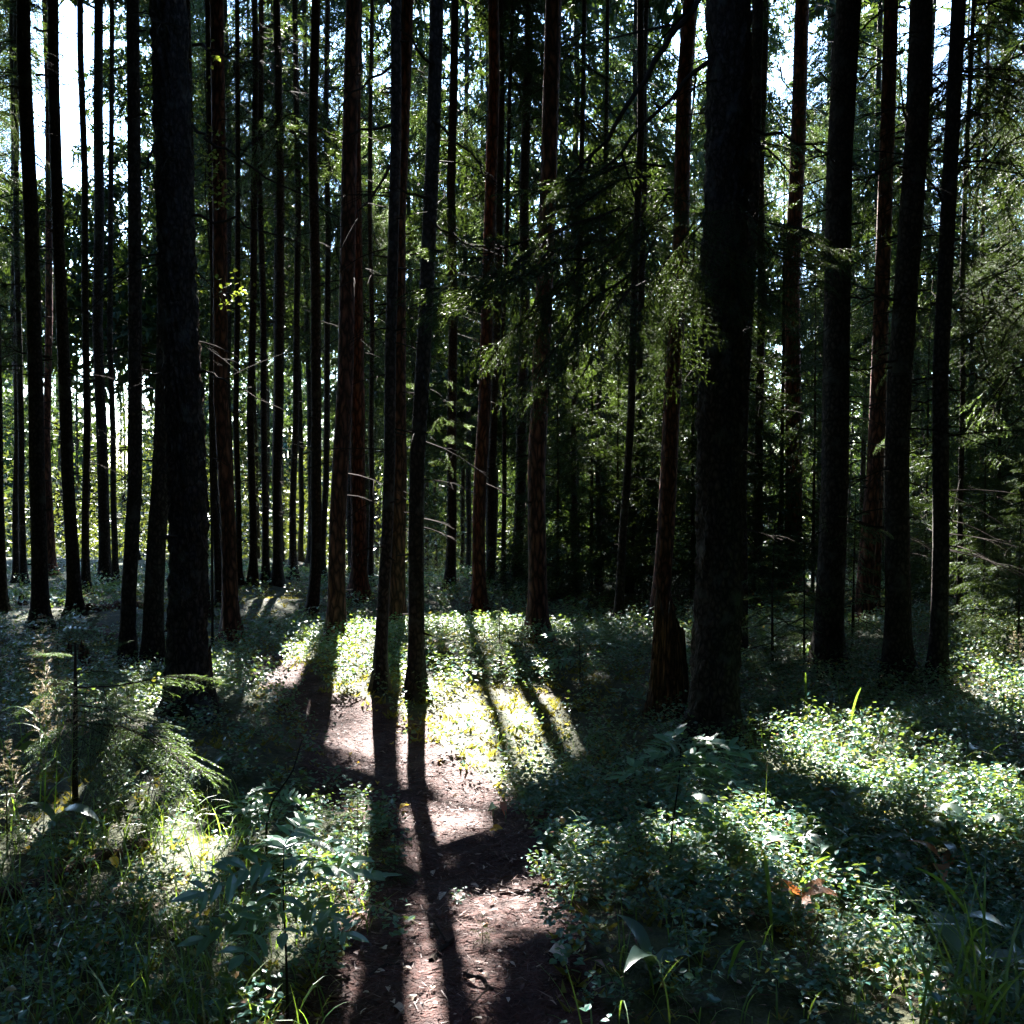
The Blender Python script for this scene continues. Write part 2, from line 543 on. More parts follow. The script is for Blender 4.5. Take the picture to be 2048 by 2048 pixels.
# ------------------------------------------------------------------ spruce boughs (local: +Y outwards, +Z up, 1 m long)
def bough_proto(seed, lod, hang=0.45, droop=0.25, L=1.0):
    r = np.random.default_rng(seed)
    dt, ds, k, nl, nw = {'fine': (.050, .030, 16, .017, .0042), 'near': (.085, .045, 15, .022, .0036), 'mid': (.095, .075, 5, .055, .0115), 'mid2': (.16, .14, 3.0, .080, .024), 'mid3': (.17, 9, 3, .13, .040),
                          'far': (.16, .2, 3, .15, .055), 'shade': (.25, 9, 1.7, .28, .115), 'hull': (.34, 9, 1.0, .5, .24), 'dense': (.40, 9, .9, .5, .30)}[lod]
    wood = MB()

    def main(t):
        t = np.asarray(t, float)
        return np.stack([0.05 * np.sin(t * 5 + seed) + .02 * np.sin(t * 13 + seed), L * t, -droop * t ** 1.6 + 0.10 * t ** 4 + .025 * np.sin(t * 9 + seed * 2)], -1)
    ts = np.linspace(0, 1, 7)
    if lod in ('fine', 'near', 'mid', 'mid2'):
        tube(wood, main(ts), np.linspace(.008, .0015, 7), 4 if lod in ('near', 'fine') else 3)
    SP, SD, SN = [], [], []
    t, side = 0.12, 1
    while t < 1.0:
        side = -side
        ln = (0.42 * (1 - t) ** 0.75 + 0.07) * r.uniform(.75, 1.15)
        base = main(t)
        ang = math.radians(r.uniform(42, 66))
        d0 = np.array([side * math.sin(ang), math.cos(ang), -0.10])
        hg = hang * r.uniform(.5, 1.4)
        s = np.linspace(0, 1, 5)
        pts = base + np.outer(s * ln, d0) + np.outer((s ** 1.7) * ln * hg, [0, 0, -1])
        if lod in ('fine', 'near'):
            tube(wood, pts, np.linspace(.0035, .001, 5), 3, cap=False)
        for a, b in zip(pts[:-1], pts[1:]):
            SP.append((a, b))
        m = 0.06
        sd = 1
        while m < ln and ds < 5:
            q = m / ln
            c = base + q * ln * d0 + np.array([0, 0, -(q ** 1.7) * ln * hg])
            tan = norm(d0 + np.array([0, 0, -1.7 * q ** .7 * hg]))
            lat = norm(np.cross(tan, [0, 0, 1.0])) * sd
            sd = -sd
            sl_ = r.uniform(.05, .13) * (1 - 0.45 * q)
            e = c + norm(tan * .8 + lat * .75 + np.array([0, 0, -.25 * hg * 2])) * sl_
            SP.append((c, e))
            m += ds * r.uniform(.7, 1.2)
        t += dt * r.uniform(.7, 1.25) * 0.5
    for a, b in zip(main(np.linspace(.55, 1, 5))[:-1], main(np.linspace(.55, 1, 5))[1:]):
        SP.append((a, b))
    P, D = [], []
    for a, b in SP:
        ln = np.linalg.norm(b - a)
        kk = max(1, int(round(k * ln / 0.10)))
        s = (np.arange(kk) + r.random(kk)) / kk
        P.append(a + s[:, None] * (b - a))
        D.append(np.repeat(norm(b - a)[None], kk, 0))
    P, D = np.concatenate(P), np.concatenate(D)
    V, T = spikes(r, P, D, r.uniform(.75, 1.2, len(P)) * nl, r.uniform(.8, 1.2, len(P)) * nw, 0.5 if lod in ('near', 'mid', 'fine') else .75)
    return V, (np.concatenate(wood.v) if wood.v else np.zeros((0, 3))), (np.concatenate(wood.q) if wood.q else np.zeros((0, 4), int))


PROTO = {lod: [bough_proto(s + 10 * j, lod, hang=h, droop=d) for s, (h, d) in enumerate([(.20, .15), (.4, .3), (.6, .35), (.3, .2)])] for j, lod in enumerate(('fine', 'near', 'mid', 'far', 'mid2', 'mid3', 'shade', 'hull', 'dense'))}


def frame_to(a, b, roll=0.0):
    """3x3 with +Y along a->b and +Z as upright as may be; and the length"""
    d = np.asarray(b, float) - np.asarray(a, float)
    L = np.linalg.norm(d)
    y = d / L
    up = np.array([0, 0, 1.0]) if abs(y[2]) < .97 else np.array([0, -1.0, 0])
    x = norm(np.cross(y, up))
    z = np.cross(x, y)
    c, s = math.cos(roll), math.sin(roll)
    return np.stack([x * c + z * s, y, z * c - x * s], 1), L


def put_bough(mb, rng, a, b, lod, width=1.0, cull=True, sky=False, roll=None):
    V, WV, WQ = PROTO[lod][rng.integers(4)]
    R, L = frame_to(a, b, rng.normal(0, .25) if roll is None else roll)
    S = np.array([L * width, L, L * width])
    W = (V * S) @ R.T + a
    C = W.reshape(-1, 3, 3).mean(1)
    keep = np.ones(len(C), bool)
    if cull:
        keep &= sun_keep(C)
    if sky:
        keep &= sky_keep(C, rng)
    W = W.reshape(-1, 3, 3)[keep]
    if len(W):
        A = .5 * np.abs(np.cross(W[:, 1] - W[:, 0], W[:, 2] - W[:, 0]) @ SUN) / SUN[2]
        Q = landing(W.mean(1))
        ix, iy = ((Q[:, 0] + 15) / .2).astype(int), (Q[:, 1] / .2).astype(int)
        ok = (Q[:, 0] > -15) & (Q[:, 1] > 0) & (ix < 150) & (iy < 150)
        np.add.at(COVER, (iy[ok], ix[ok]), A[ok] / .04)
        W = W.reshape(-1, 3)
        mb.add(W, np.arange(len(W)).reshape(-1, 3), mat=0)
    if len(WV) and keep.mean() > .25:
        mb.add((WV * S) @ R.T + a, None, WQ, mat=1)


def mat4(R, t, sc=1.0):
    M = Matrix.Identity(4)
    R = np.asarray(R) * sc
    for i in range(3):
        for j in range(3):
            M[i][j] = float(R[i, j])
        M[i][3] = float(t[i])
    return M


BM = {}
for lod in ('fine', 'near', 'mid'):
    for young_or_lit in (0, 1):  # second set also goes on grown trees, as boughs painted sunlit
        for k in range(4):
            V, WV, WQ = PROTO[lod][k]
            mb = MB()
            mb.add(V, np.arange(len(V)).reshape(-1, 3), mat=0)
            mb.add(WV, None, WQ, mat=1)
            BM[lod, young_or_lit, k] = mb.mesh('bough', [M_NEEDLE2 if young_or_lit else M_NEEDLE, M_TWIG])

BAREA = {k: [float(.5 * np.linalg.norm(np.cross(V.reshape(-1, 3, 3)[:, 1] - V.reshape(-1, 3, 3)[:, 0], V.reshape(-1, 3, 3)[:, 2] - V.reshape(-1, 3, 3)[:, 0]), axis=1).sum()) for V, _a, _b in PROTO[k]] for k in ('near', 'mid')}


def crown_boughs(root, rng, c_at, z0, z1, H, R, lod, dens):
    """the part of a crown that shows in the picture: every bough an object of its own"""
    B = np.array(root.location)
    z = z0
    while z < z1:
        q = (z - z0) / max(H - z0, .1)
        rr = R * max(.08, 1 - q) ** .8 * (.6 + .4 * min(1, q * 6))
        nb = max(2, int(round(rng.uniform(3.6, 5.6) * dens)))
        a0 = rng.uniform(0, 6.28)
        for k in range(nb):
            az = a0 + k * 6.283 / nb + rng.normal(0, .25)
            L = rr * rng.uniform(.6, 1.15)
            st = c_at(z + rng.uniform(-.2, .2))
            e = st + np.array([math.cos(az) * L, math.sin(az) * L, L * rng.uniform(-.65, -.05)])
            C = st + np.linspace(.25, 1, 6)[:, None] * (e - st)
            if sun_keep(C).mean() < .6 or sky_keep(C, rng).mean() < .6:
                continue
            kk = int(rng.integers(4))
            R3, Ln = frame_to(st, e, rng.normal(0, .2))
            obj('bough', BM[lod, 0, kk], root, mat4(R3 * np.array([1.25, 1, 1.25]), st - B, Ln))
            Q = landing(C)
            ix, iy = ((Q[:, 0] + 15) / .2).astype(int), (Q[:, 1] / .2).astype(int)
            ok = (Q[:, 0] > -15) & (Q[:, 1] > 0) & (ix < 150) & (iy < 150)
            np.add.at(COVER, (iy[ok], ix[ok]), BAREA[lod][kk] * Ln * Ln * .5 / 6 / .04)
        z += rng.uniform(.42, .62)


# ------------------------------------------------------------------ trees
def wobble(z, seed, amp):
    return np.stack([amp * np.sin(z * .7 + seed) + amp * .5 * np.sin(z * 1.9 + 2 * seed), amp * np.cos(z * .6 + seed * 1.3), 0 * z], -1)


def trunk_mesh(name, dirv, H, r0, m, seed, sides=12, rough=0.0, bend=0.0, flare=0.8, step=None):
    """tapered trunk from the foot (origin) upwards"""
    if step:
        zs = np.concatenate([np.arange(-0.25, 7.5, step), np.linspace(7.6, H, 14)])
    else:
        zs = np.concatenate([np.array([-.25, 0, .08, .18, .35, .6, 1, 1.5]), np.linspace(2.2, H, 16)])
    rad = r0 * np.clip(1 - np.maximum(zs, 0) / (H * 1.02), .02, 1) ** .75 * (1 + min(flare, .075 / r0) * np.exp(-np.maximum(zs, 0) / .16))
    amp = 0.022 + r0 * .10
    c = np.outer(zs, dirv) + (wobble(zs, seed, amp) - wobble(np.zeros(1), seed, amp)) * smooth(0, 1.5, zs)[:, None]
    if bend:
        c[:, 0] += bend * np.exp(-np.maximum(zs, 0) / .45)
        c[:, 0] -= bend
    mb = MB()
    th = np.arange(sides) / sides * 2 * np.pi
    R = rad[:, None] * np.ones(sides)
    g = np.random.default_rng(seed)
    ph = g.uniform(0, 6.28, 4)
    root = np.exp(-np.maximum(zs, 0) / .16)[:, None]
    R = R * (1 + .34 * root * np.sin(th * g.integers(3, 6) + ph[0])[None] + .03 * np.sin(2 * th + ph[1])[None])
    if rough:
        Z, TH = np.meshgrid(zs, th, indexing='ij')
        pl = np.zeros_like(Z)
        for k in range(26):
            f1, f2 = g.integers(3, 26), g.uniform(6, 60)
            pl += np.sin(TH * f1 + Z * f2 * (1 if k % 2 else -1) + g.uniform(0, 6.28)) / 26 ** .5
        flake = np.clip(pl + g.normal(0, .35, Z.shape), -.6, 1.6)
        R = R + rough * flake
    V = c[:, None, :] + np.stack([np.cos(th)[None] * R, np.sin(th)[None] * R, np.zeros_like(R)], -1)
    n = len(zs)
    i = np.arange(n - 1)[:, None] * sides
    j = np.arange(sides)[None]
    k = (j + 1) % sides
    mb.add(V.reshape(-1, 3), None, np.stack([i + j, i + k, i + sides + k, i + sides + j], -1).reshape(-1, 4))
    return mb.mesh(name, m, flat=False), zs, c, rad


def dead_branch_pts(rng, start, az, L, rise=-.15, sag=.35, n=7):
    s = np.linspace(0, 1, n)
    d = np.array([math.cos(az), math.sin(az), rise])
    p = start + np.outer(s * L, d)
    p[:, 2] -= sag * L * s ** 2
    p += np.cumsum(rng.normal(0, .012 * L, (n, 3)), 0) * s[:, None]
    return p


def dead_twigs(mb, rng, c_at, r_at, z0, z1, n, lmax, rbase=.007):
    for _ in range(n):
        z, az = rng.uniform(.4, z1), rng.uniform(0, 6.28)
        o = np.array([math.cos(az), math.sin(az), rng.uniform(-.3, .2)])
        p = c_at(z) + o * [1, 1, 0] * r_at(z) * .9
        tube(mb, [p, p + o * rng.uniform(.03, .12)], [rbase * 1.3, rbase * .7], 4)
    for _ in range(n):
        z = rng.uniform(z0, z1)
        az = rng.uniform(0, 2 * np.pi)
        L = lmax * rng.uniform(.2, .85)
        p = dead_branch_pts(rng, c_at(z) + np.array([math.cos(az), math.sin(az), 0]) * r_at(z) * .8, az, L, rng.uniform(-.3, .15), rng.uniform(.1, .5), 5)
        tube(mb, p, np.linspace(rbase, .0018, 5), 3, cap=False)
        for _k in range(rng.integers(2, 6)):
            q = rng.integers(1, 4)
            a2 = az + rng.choice([-1, 1]) * rng.uniform(.5, 1.1)
            p2 = dead_branch_pts(rng, p[q], a2, L * rng.uniform(.2, .5), rng.uniform(-.3, .1), .3, 4)
            tube(mb, p2, np.linspace(rbase * .5, .0012, 4), 3, cap=False)


def crown(mb, rng, c_at, z0, z1, H, R, lod, dens=1.0, cull=True, sky=True, shape=.8, flat0=.75):
    z = z0
    while z < z1:
        q = (z - z0) / max(H - z0, .1)
        rr = R * max(.08, (1 - q)) ** shape * (flat0 + (1 - flat0) * min(1, q * 6))
        nb = max(2, int(round(rng.uniform(3.0, 4.8) * dens)))
        a0 = rng.uniform(0, 6.28)
        for k in range(nb):
            az = a0 + k * 6.283 / nb + rng.normal(0, .25)
            L = rr * rng.uniform(.65, 1.12)
            s = c_at(z + rng.uniform(-.2, .2))
            e = s + np.array([math.cos(az) * L, math.sin(az) * L, L * rng.uniform(-.45, .02)])
            put_bough(mb, rng, s, e, lod, rng.uniform(.9, 1.2), cull, sky)
        z += rng.uniform(.42, .62)


HEIGHT_SEEN = lambda y: CAM_H + (math.tan(math.radians(26.6) - PITCH) + .02) * y


def tree(name, label, cat, u, v, ut, wpx, z0, H=22.0, R=1.7, bark='spruce', twigs=0, twl=.9, group=None, y=None, bend=0, rough=0, dens=1.0, low=None, sides=12, seed=None, shared=None):
    """one standing tree: foot at pixel (u, v), axis through (ut, 0), trunk wpx wide at eye height"""
    B = hit(u, v, ground_flat) if y is None else None
    if y is not None:
        p = at(u, 900, y)
        B = np.array([p[0], y, float(ground(p[0], y))])
    H += 4.5
    B[2] = float(ground(B[0], B[1]))
    y = B[1]
    T0 = at(ut, 0, y)
    dirv = (T0 - B) / (T0 - B)[2]
    r0 = wpx / 2048 * y / 2 * 1.04
    sd = int(abs(u * 7 + ut * 3 + y * 11)) % 9973 if seed is None else seed
    rng = np.random.default_rng(sd)
    root = thing(name, label, cat, B, group)
    step = .045 if rough else None
    tm, zs, c, rad = trunk_mesh('trunk', dirv, H, r0, M_PINE if bark == 'pine' else M_BARK, sd, 64 if rough else sides, rough, bend, step=step)
    obj('trunk', tm, root)
    cx = lambda z: np.array([np.interp(z, zs, c[:, 0]), np.interp(z, zs, c[:, 1]), z])
    rz = lambda z: np.interp(z, zs, rad)
    wc = lambda z: B + cx(z)
    top = HEIGHT_SEEN(y)
    cmb = MB()
    if shared is not None:
        o = obj('crown', shared[rng.integers(len(shared))], root)
        sc = (H - z0) / 14.0
        o.location = (float(cx(z0)[0]), float(cx(z0)[1]), z0)
        o.rotation_euler = (0, 0, float(rng.uniform(0, 6.28)))
        o.scale = (R / 1.6, R / 1.6, sc)
    else:
        if z0 < top and y < 26:
            crown_boughs(root, rng, wc, z0, min(top + .5, H - .4), H, R, 'near' if y < 12.5 else 'mid', dens)
        elif z0 < top:
            crown(cmb, rng, wc, z0, min(top + .5, H - .4), H, R, 'mid3', dens)
        if top + .5 < H - .5:
            zz = max(z0, top + .5)
            q = (zz - z0) / (H - z0)
            crown(cmb, rng, wc, zz, H - .3, H, R * (1 - q) ** .8, 'shade', dens * 1.1)
        OPEN.append((root, B, wc, H, max(z0, top + .3) if y < 17 else z0, cmb, dirv))
    if twigs:
        t = MB()
        dead_twigs(t, rng, cx, rz, .9, min(z0 + 1, top), twigs, twl, .005 + r0 * .02)
        obj('dead_twigs', t.mesh('dead_twigs', M_TWIG), root, kind='stuff')
    return root, B, cx, rz


OPEN = []
SP, PI_ = 'spruce_tree', 'pine_tree'
TREES = {}
#   key: (name, u, v, u_top, width, crown start, height, crown radius, bark, twigs, twig length, label)
ROWS = [
    ('a1', SP, 6, 1225, -16, 14, 8, 20, 1.5, 'spruce', 16, .9, 'slim dark spruce trunk cut off by the left edge of the photo'),
    ('a2', SP, 32, 1165, 20, 11, 6.5, 19, 1.4, 'spruce', 20, .8, 'thin spruce trunk second in from the left edge, far back'),
    ('a3', SP, 46, 1168, 37, 12, 7.5, 20, 1.4, 'spruce', 20, .8, 'thin spruce trunk touching the left side of the trunk behind the seeding grass'),
    ('a4', SP, 81, 1255, 58, 30, 9, 22, 1.6, 'spruce', 30, .9, 'straight dark spruce trunk rising behind the tall seeding grass'),
    ('a5', PI_, 103, 1150, 90, 15, 13, 24, 1.4, 'pine', 6, .7, 'pine with a sunlit orange trunk between two dark spruces at far left'),
    ('a6', SP, 149, 1228, 117, 25, 9, 22, 1.6, 'spruce', 26, .9, 'dark spruce trunk just right of the sunlit orange pine'),
    ('a7', SP, 172, 1190, 160, 14, 10, 21, 1.3, 'spruce', 22, .8, 'slim spruce trunk with a reddish foot before the brightest strip of sky'),
    ('a8', SP, 211, 1168, 192, 21, 9, 22, 1.4, 'spruce', 40, .7, 'twiggy spruce trunk right of the brightest strip of sky'),
    ('a9', SP, 231, 1172, 223, 12, 8, 20, 1.3, 'spruce', 24, .7, 'thin spruce trunk half hidden by the mid sized trunk left of the thick pair'),
    ('b1', SP, 256, 1338, 250, 29, 9, 21, 1.5, 'spruce', 22, .8, 'mid sized dark spruce trunk standing left of the thick overlapping pair'),
    ('b2', SP, 306, 1340, 322, 38, 9, 22, 1.7, 'spruce', 12, .8, 'spruce trunk half hidden behind the thickest trunk left of the path'),
    ('b3', SP, 378, 1425, 332, 69, 9.5, 24, 1.8, 'spruce', 10, .7, 'thick black spruce trunk left of the path with a broken stub at its foot'),
    ('b4', SP, 408, 1232, 372, 20, 9, 21, 1.5, 'spruce', 14, .8, 'spruce trunk peeping out on the right side of the thick left trunk'),
    ('b5', SP, 438, 1212, 409, 14, 8, 20, 1.4, 'spruce', 20, .8, 'thin spruce trunk against the left side of the reddish pine near the path'),
    ('b6', PI_, 462, 1282, 435, 31, 11, 23, 1.5, 'pine', 6, .7, 'reddish pine trunk nearest to the thick left spruce'),
    ('c1', SP, 478, 1168, 470, 12, 9, 19, 1.4, 'spruce', 24, .9, 'leftmost thin spruce of the ranks behind the mossy mound'),
    ('c2', SP, 507, 1168, 505, 15, 9, 20, 1.4, 'spruce', 26, .9, 'second thin spruce from the left behind the mossy mound'),
    ('c3', SP, 531, 1163, 527, 13, 9, 20, 1.3, 'spruce', 24, .9, 'third thin spruce from the left behind the mossy mound'),
    ('c4', SP, 556, 1170, 552, 18, 8, 21, 1.5, 'spruce', 34, 1.0, 'twiggy spruce with pale dead twigs behind the mossy mound'),
    ('c5', SP, 586, 1160, 588, 14, 5.8, 20, 1.7, 'spruce', 30, 1.0, 'bushy spruce whose hanging green boughs fill the gap left of the path'),
    ('c6', SP, 620, 1238, 622, 21, 8.5, 20, 1.5, 'spruce', 16, .8, 'spruce trunk with a bowed foot beside the far end of the path'),
    ('c7', SP, 644, 1165, 652, 13, 7, 20, 1.4, 'spruce', 20, .9, 'thin spruce trunk close behind the left side of the reddish path pine'),
    ('c8', PI_, 672, 1284, 690, 32, 12, 23, 1.5, 'pine', 8, .8, 'reddish pine trunk right of the far end of the path'),
    ('d1', PI_, 718, 1198, 722, 31, 12, 24, 1.6, 'pine', 10, .8, 'dark reddish pine trunk midway between the path and the leaning slim trunks'),
    ('d2', SP, 741, 1174, 747, 10, 9, 19, 1.2, 'spruce', 16, .8, 'very thin spruce stem hugging the right side of a reddish pine'),
    ('d3', SP, 760, 1382, 791, 23, 8.5, 18, 1.3, 'spruce', 18, .8, 'leaning slim spruce trunk on the left side of the sunny glade'),
    ('d4', PI_, 792, 1266, 814, 32, 12, 24, 1.6, 'pine', 8, .8, 'reddish pine trunk seen between two leaning slim spruce trunks'),
    ('d5', SP, 830, 1396, 864, 30, 8.5, 19, 1.4, 'spruce', 16, .8, 'slim black spruce trunk casting the long shadow down the path'),
    ('d6', SP, 901, 1184, 915, 19, 5.4, 20, 1.6, 'spruce', 26, .9, 'spruce with sunlit yellow green boughs high behind the glade'),
    ('d7', PI_, 956, 1228, 981, 26, 13, 24, 1.5, 'pine', 10, .8, 'red pine trunk with sun flecks on its foot behind the glade'),
    ('d8', SP, 981, 1182, 1000, 16, 7, 20, 1.4, 'spruce', 18, .8, 'thin trunk tight against the right side of the sun flecked pine'),
    ('d9', SP, 1006, 1180, 1022, 9, 7, 18, 1.2, 'spruce', 18, .7, 'thinnest straight stem between the sun flecked pine and the broad red pine'),
    ('e1', SP, 1033, 1178, 1063, 22, 7, 21, 1.5, 'spruce', 18, .8, 'dark spruce trunk close on the left of the broad red pine'),
    ('e2', PI_, 1074, 1284, 1098, 36, 13, 25, 1.6, 'pine', 8, .8, 'broad red pine trunk standing at the middle of the bilberry slope'),
    ('e3', SP, 1148, 1172, 1165, 12, 4.2, 19, 1.5, 'spruce', 16, .8, 'first slender spruce to the right of the broad red pine'),
    ('e4', SP, 1197, 1172, 1212, 10, 4.6, 18, 1.4, 'spruce', 16, .8, 'second slender spruce to the right of the broad red pine'),
    ('e5', SP, 1238, 1250, 1277, 16, 7.5, 20, 1.4, 'spruce', 18, .8, 'slim leaning spruce left of the curved reddish pine'),
    ('e6', SP, 1258, 1184, 1292, 14, 4.8, 20, 1.5, 'spruce', 14, .8, 'thin spruce stem squeezed between a slim leaning spruce and the curved reddish pine'),
    ('e7', PI_, 1318, 1248, 1390, 35, 12, 24, 1.6, 'pine', 8, .9, 'curved reddish pine trunk leaning right behind the broken stump'),
    ('f1', SP, 1426, 1478, 1467, 88, 9, 25, 1.9, 'spruce', 10, .7, 'thickest spruce trunk, at right of centre beside the broken stump'),
    ('f2', SP, 1480, 1334, 1515, 25, 8, 21, 1.5, 'spruce', 12, .8, 'dark trunk peeping out on the right side of the thickest spruce'),
    ('f3', SP, 1515, 1178, 1535, 17, 5.6, 20, 1.6, 'spruce', 22, .9, 'thin dim spruce midway between the thickest spruce and a far reddish pine'),
    ('f4', PI_, 1585, 1184, 1605, 33, 11, 23, 1.5, 'pine', 12, .9, 'far reddish pine trunk above the young spruce thicket on the right'),
    ('f5', SP, 1654, 1354, 1706, 55, 8.6, 23, 1.8, 'spruce', 22, 1.0, 'broad dark spruce trunk, third largest, right of the young spruce thicket'),
    ('f6', PI_, 1726, 1258, 1773, 31, 11, 24, 1.5, 'pine', 20, .9, 'reddish pine just right of the broad dark spruce'),
    ('f7', PI_, 1748, 1234, 1796, 19, 11, 23, 1.4, 'pine', 10, .9, 'slimmer reddish pine overlapping the right side of another pine'),
    ('f8', SP, 1792, 1364, 1834, 48, 8.4, 22, 1.7, 'spruce', 34, 1.1, 'upright dark spruce with long dead side branches on the right'),
    ('f9', SP, 1874, 1366, 1921, 31, 8, 19, 1.5, 'spruce', 30, 1.0, 'slim leaning spruce, last near trunk on the right side'),
    ('g1', SP, 1918, 1248, 1950, 10, 5.6, 17, 1.4, 'spruce', 14, .8, 'very thin stem behind the last near trunk on the right'),
    ('g2', PI_, 1965, 1160, 1980, 9, 13, 22, 1.2, 'pine', 6, .8, 'far thin red pine standing in the bright gap at upper right'),
    ('g3', SP, 2046, 1225, 2062, 16, 2.6, 20, 1.7, 'spruce', 14, .9, 'dense dark spruce cut off by the right edge of the photo'),
]
for (key, name, u, v, ut, wd, z0, H, R, bk, tw, twl, lab) in ROWS:
    kw = {}
    if key in ('b3', 'f1'):
        kw = dict(rough=0.014)
    if key == 'c6':
        kw['bend'] = -.09
    TREES[key] = tree(name, lab, 'spruce' if name == SP else 'pine', u, v, ut, wd, z0, H, R, bk, tw, twl, **kw)

# the crowded ranks further back
far = np.random.default_rng(77)
taken = [(t[1][0], t[1][1]) for t in TREES.values()]
GAPS = [('a1', 'the left edge trunk'), ('a4', 'the trunk behind seeding grass'), ('a6', 'the trunk beside the orange pine'), ('a8', 'the twiggy trunk'), ('b1', 'the mid sized left trunk'), ('b3', 'the thick left trunk'),
        ('b6', 'the first reddish pine'), ('c4', 'the pale twigged trunk'), ('c6', 'the bowed trunk'), ('c8', 'the path end pine'), ('d1', 'the next reddish pine'), ('d3', 'the left leaning slim trunk'), ('d5', 'the slim shadow casting trunk'),
        ('d7', 'the sun flecked pine'), ('e2', 'the broad red pine'), ('e5', 'the slim leaning spruce'), ('e7', 'the curved pine'), ('f1', 'the thickest trunk'), ('f4', 'the pine over the thicket'), ('f5', 'the broad dark spruce'),
        ('f6', 'the pine beside it'), ('f8', 'the upright twiggy trunk'), ('f9', 'the last leaning trunk'), ('g3', 'the right edge spruce')]
_at900 = {r[0]: r[4] + (r[2] - r[4]) * 900 / r[3] for r in [(q[0], q[1], q[2], q[3], q[4]) for q in ROWS]}
GAPU = [_at900[k] for k, _n in GAPS]


def far_label(u):
    i_ = int(np.searchsorted(GAPU, u))
    if i_ == 0:
        t_ = 'thin far spruce left of ' + GAPS[0][1]
    elif i_ == len(GAPS):
        t_ = 'thin far spruce right of ' + GAPS[-1][1]
    else:
        t_ = 'thin far spruce between ' + GAPS[i_ - 1][1] + ' and ' + GAPS[i_][1]
    return t_.replace('between the pine beside it', 'between the pine by the broad spruce'), 'far spruces in gap %s' % (GAPS[i_ - 1][1] if i_ else 'at the left edge')


SHARED = []
for k in range(5):
    cm = MB()
    crown(cm, np.random.default_rng(300 + k), lambda z: np.array([0, 0, z]), 0, 13.7, 14, 1.6, 'mid3', .9, False, False)
    SHARED.append(cm.mesh('far_crown', [M_NEEDLE, M_TWIG]))
nfar, tries = 0, 0
while nfar < 185 and tries < 9000:
    tries += 1
    y = far.uniform(18, 48) if nfar < 110 and tries % 3 else far.uniform(17, 28) if nfar < 110 else far.uniform(31, 60)
    u = far.uniform(-260, 2310)
    x = (u - 1024) / 2048 * y
    if min((x - a) ** 2 + (y - b) ** 2 for a, b in taken) < 1.4 ** 2:
        continue
    gap = 60 < u < 310
    if (gap and (y < 24 or far.random() < .35)) or (y > 27 and (1150 < u < 1210 or 1840 < u < 1900)):
        continue
    taken.append((x, y))
    side = 'left' if u < 700 else 'mid' if u < 1330 else 'right'
    d = far.uniform(.10, .21)
    lab, grp = far_label(u)
    lowc = far.uniform(4.5, 8) if side == 'left' else far.uniform(2.0, 6.5)
    tree(SP, lab, 'spruce', u, 0, u + (u - 1024) * .02 + far.normal(0, 8), d / y * 2048, lowc, (far.uniform(17, 23) if nfar < 110 else far.uniform(10, 17)), far.uniform(1.2, 1.8) * (.3 if gap else 1.15 if nfar >= 110 else 1), 'spruce', int(far.integers(6, 18)) if y < 32 else 0, .9, grp, y=y, sides=7,
         dens=.9, shared=SHARED if y > 30 else None)
    nfar += 1

# close the canopy where the photograph shows shade: longer boughs on the trees that stand towards the sun
fr = np.random.default_rng(91)
YY, XX = np.mgrid[0:150, 0:150]
cxs, cys = XX * .2 - 14.9, YY * .2 + .1
litc = LITMAP[np.clip(((cys - _gy[0]) / .06).astype(int), 0, len(_gy) - 1), np.clip(((cxs - _gx[0]) / .06).astype(int), 0, len(_gx) - 1)]
want = (~litc) & (cys > 1.6) & (cys < 24) & (np.abs(cxs) < cys * .6 + .8)
base = np.array([t[1] for t in OPEN])
n_fill = 0
for it in range(8):
    cells = np.argwhere(want & (COVER < np.where(cys < 12, 2.5, 1.6)))
    fr.shuffle(cells)
    for iy, ix in cells:
        if COVER[iy, ix] >= (2.5 if cys[iy, ix] < 12 else 1.6) or n_fill > 2600:
            continue
        g = np.array([cxs[iy, ix], cys[iy, ix], 0.1])
        # where the sun ray of this cell passes each tree
        t = ((base - g)[:, :2] @ SUN[:2]) / (SUN[:2] @ SUN[:2])
        p = g + t[:, None] * SUN
        dist = np.hypot(*(base - p)[:, :2].T) + fr.uniform(0, .8, len(base))
        ok = (t > 0) & (p[:, 2] < np.array([o[3] for o in OPEN]) - .3) & (p[:, 2] > np.array([o[4] for o in OPEN]))
        if not ok.any():
            continue
        dist[~ok] = 99
        j = int(np.argmin(dist))
        if dist[j] > 4.2:
            continue
        root, B, wc, H, z0, cmb, dv = OPEN[j]
        q = p[j] + np.append(fr.normal(0, .12, 2), 0)
        z = q[2] - B[2]
        st = wc(z + .2)
        dd = q - st
        L = np.linalg.norm(dd)
        e = st + dd * (1 + .55 / max(L, .3))
        if L < .5:
            a = fr.uniform(0, 6.28)
            e = st + np.array([math.cos(a), math.sin(a), -.1]) * .9
        put_bough(cmb, fr, st, e, 'shade' if q[2] > HEIGHT_SEEN(q[1]) else 'mid3', 1.1 if L > 1.5 else 1.4)
        n_fill += 1
print('fill boughs', n_fill, 'open cells left', int((want & (COVER < 1.0)).sum()), 'of', int(want.sum()))
for root, B, wc, H, z0, cmb, dv in OPEN:
    if cmb.n:
        for a in cmb.v:
            a -= B
        obj('crown', cmb.mesh('crown', [M_NEEDLE, M_TWIG]), root)


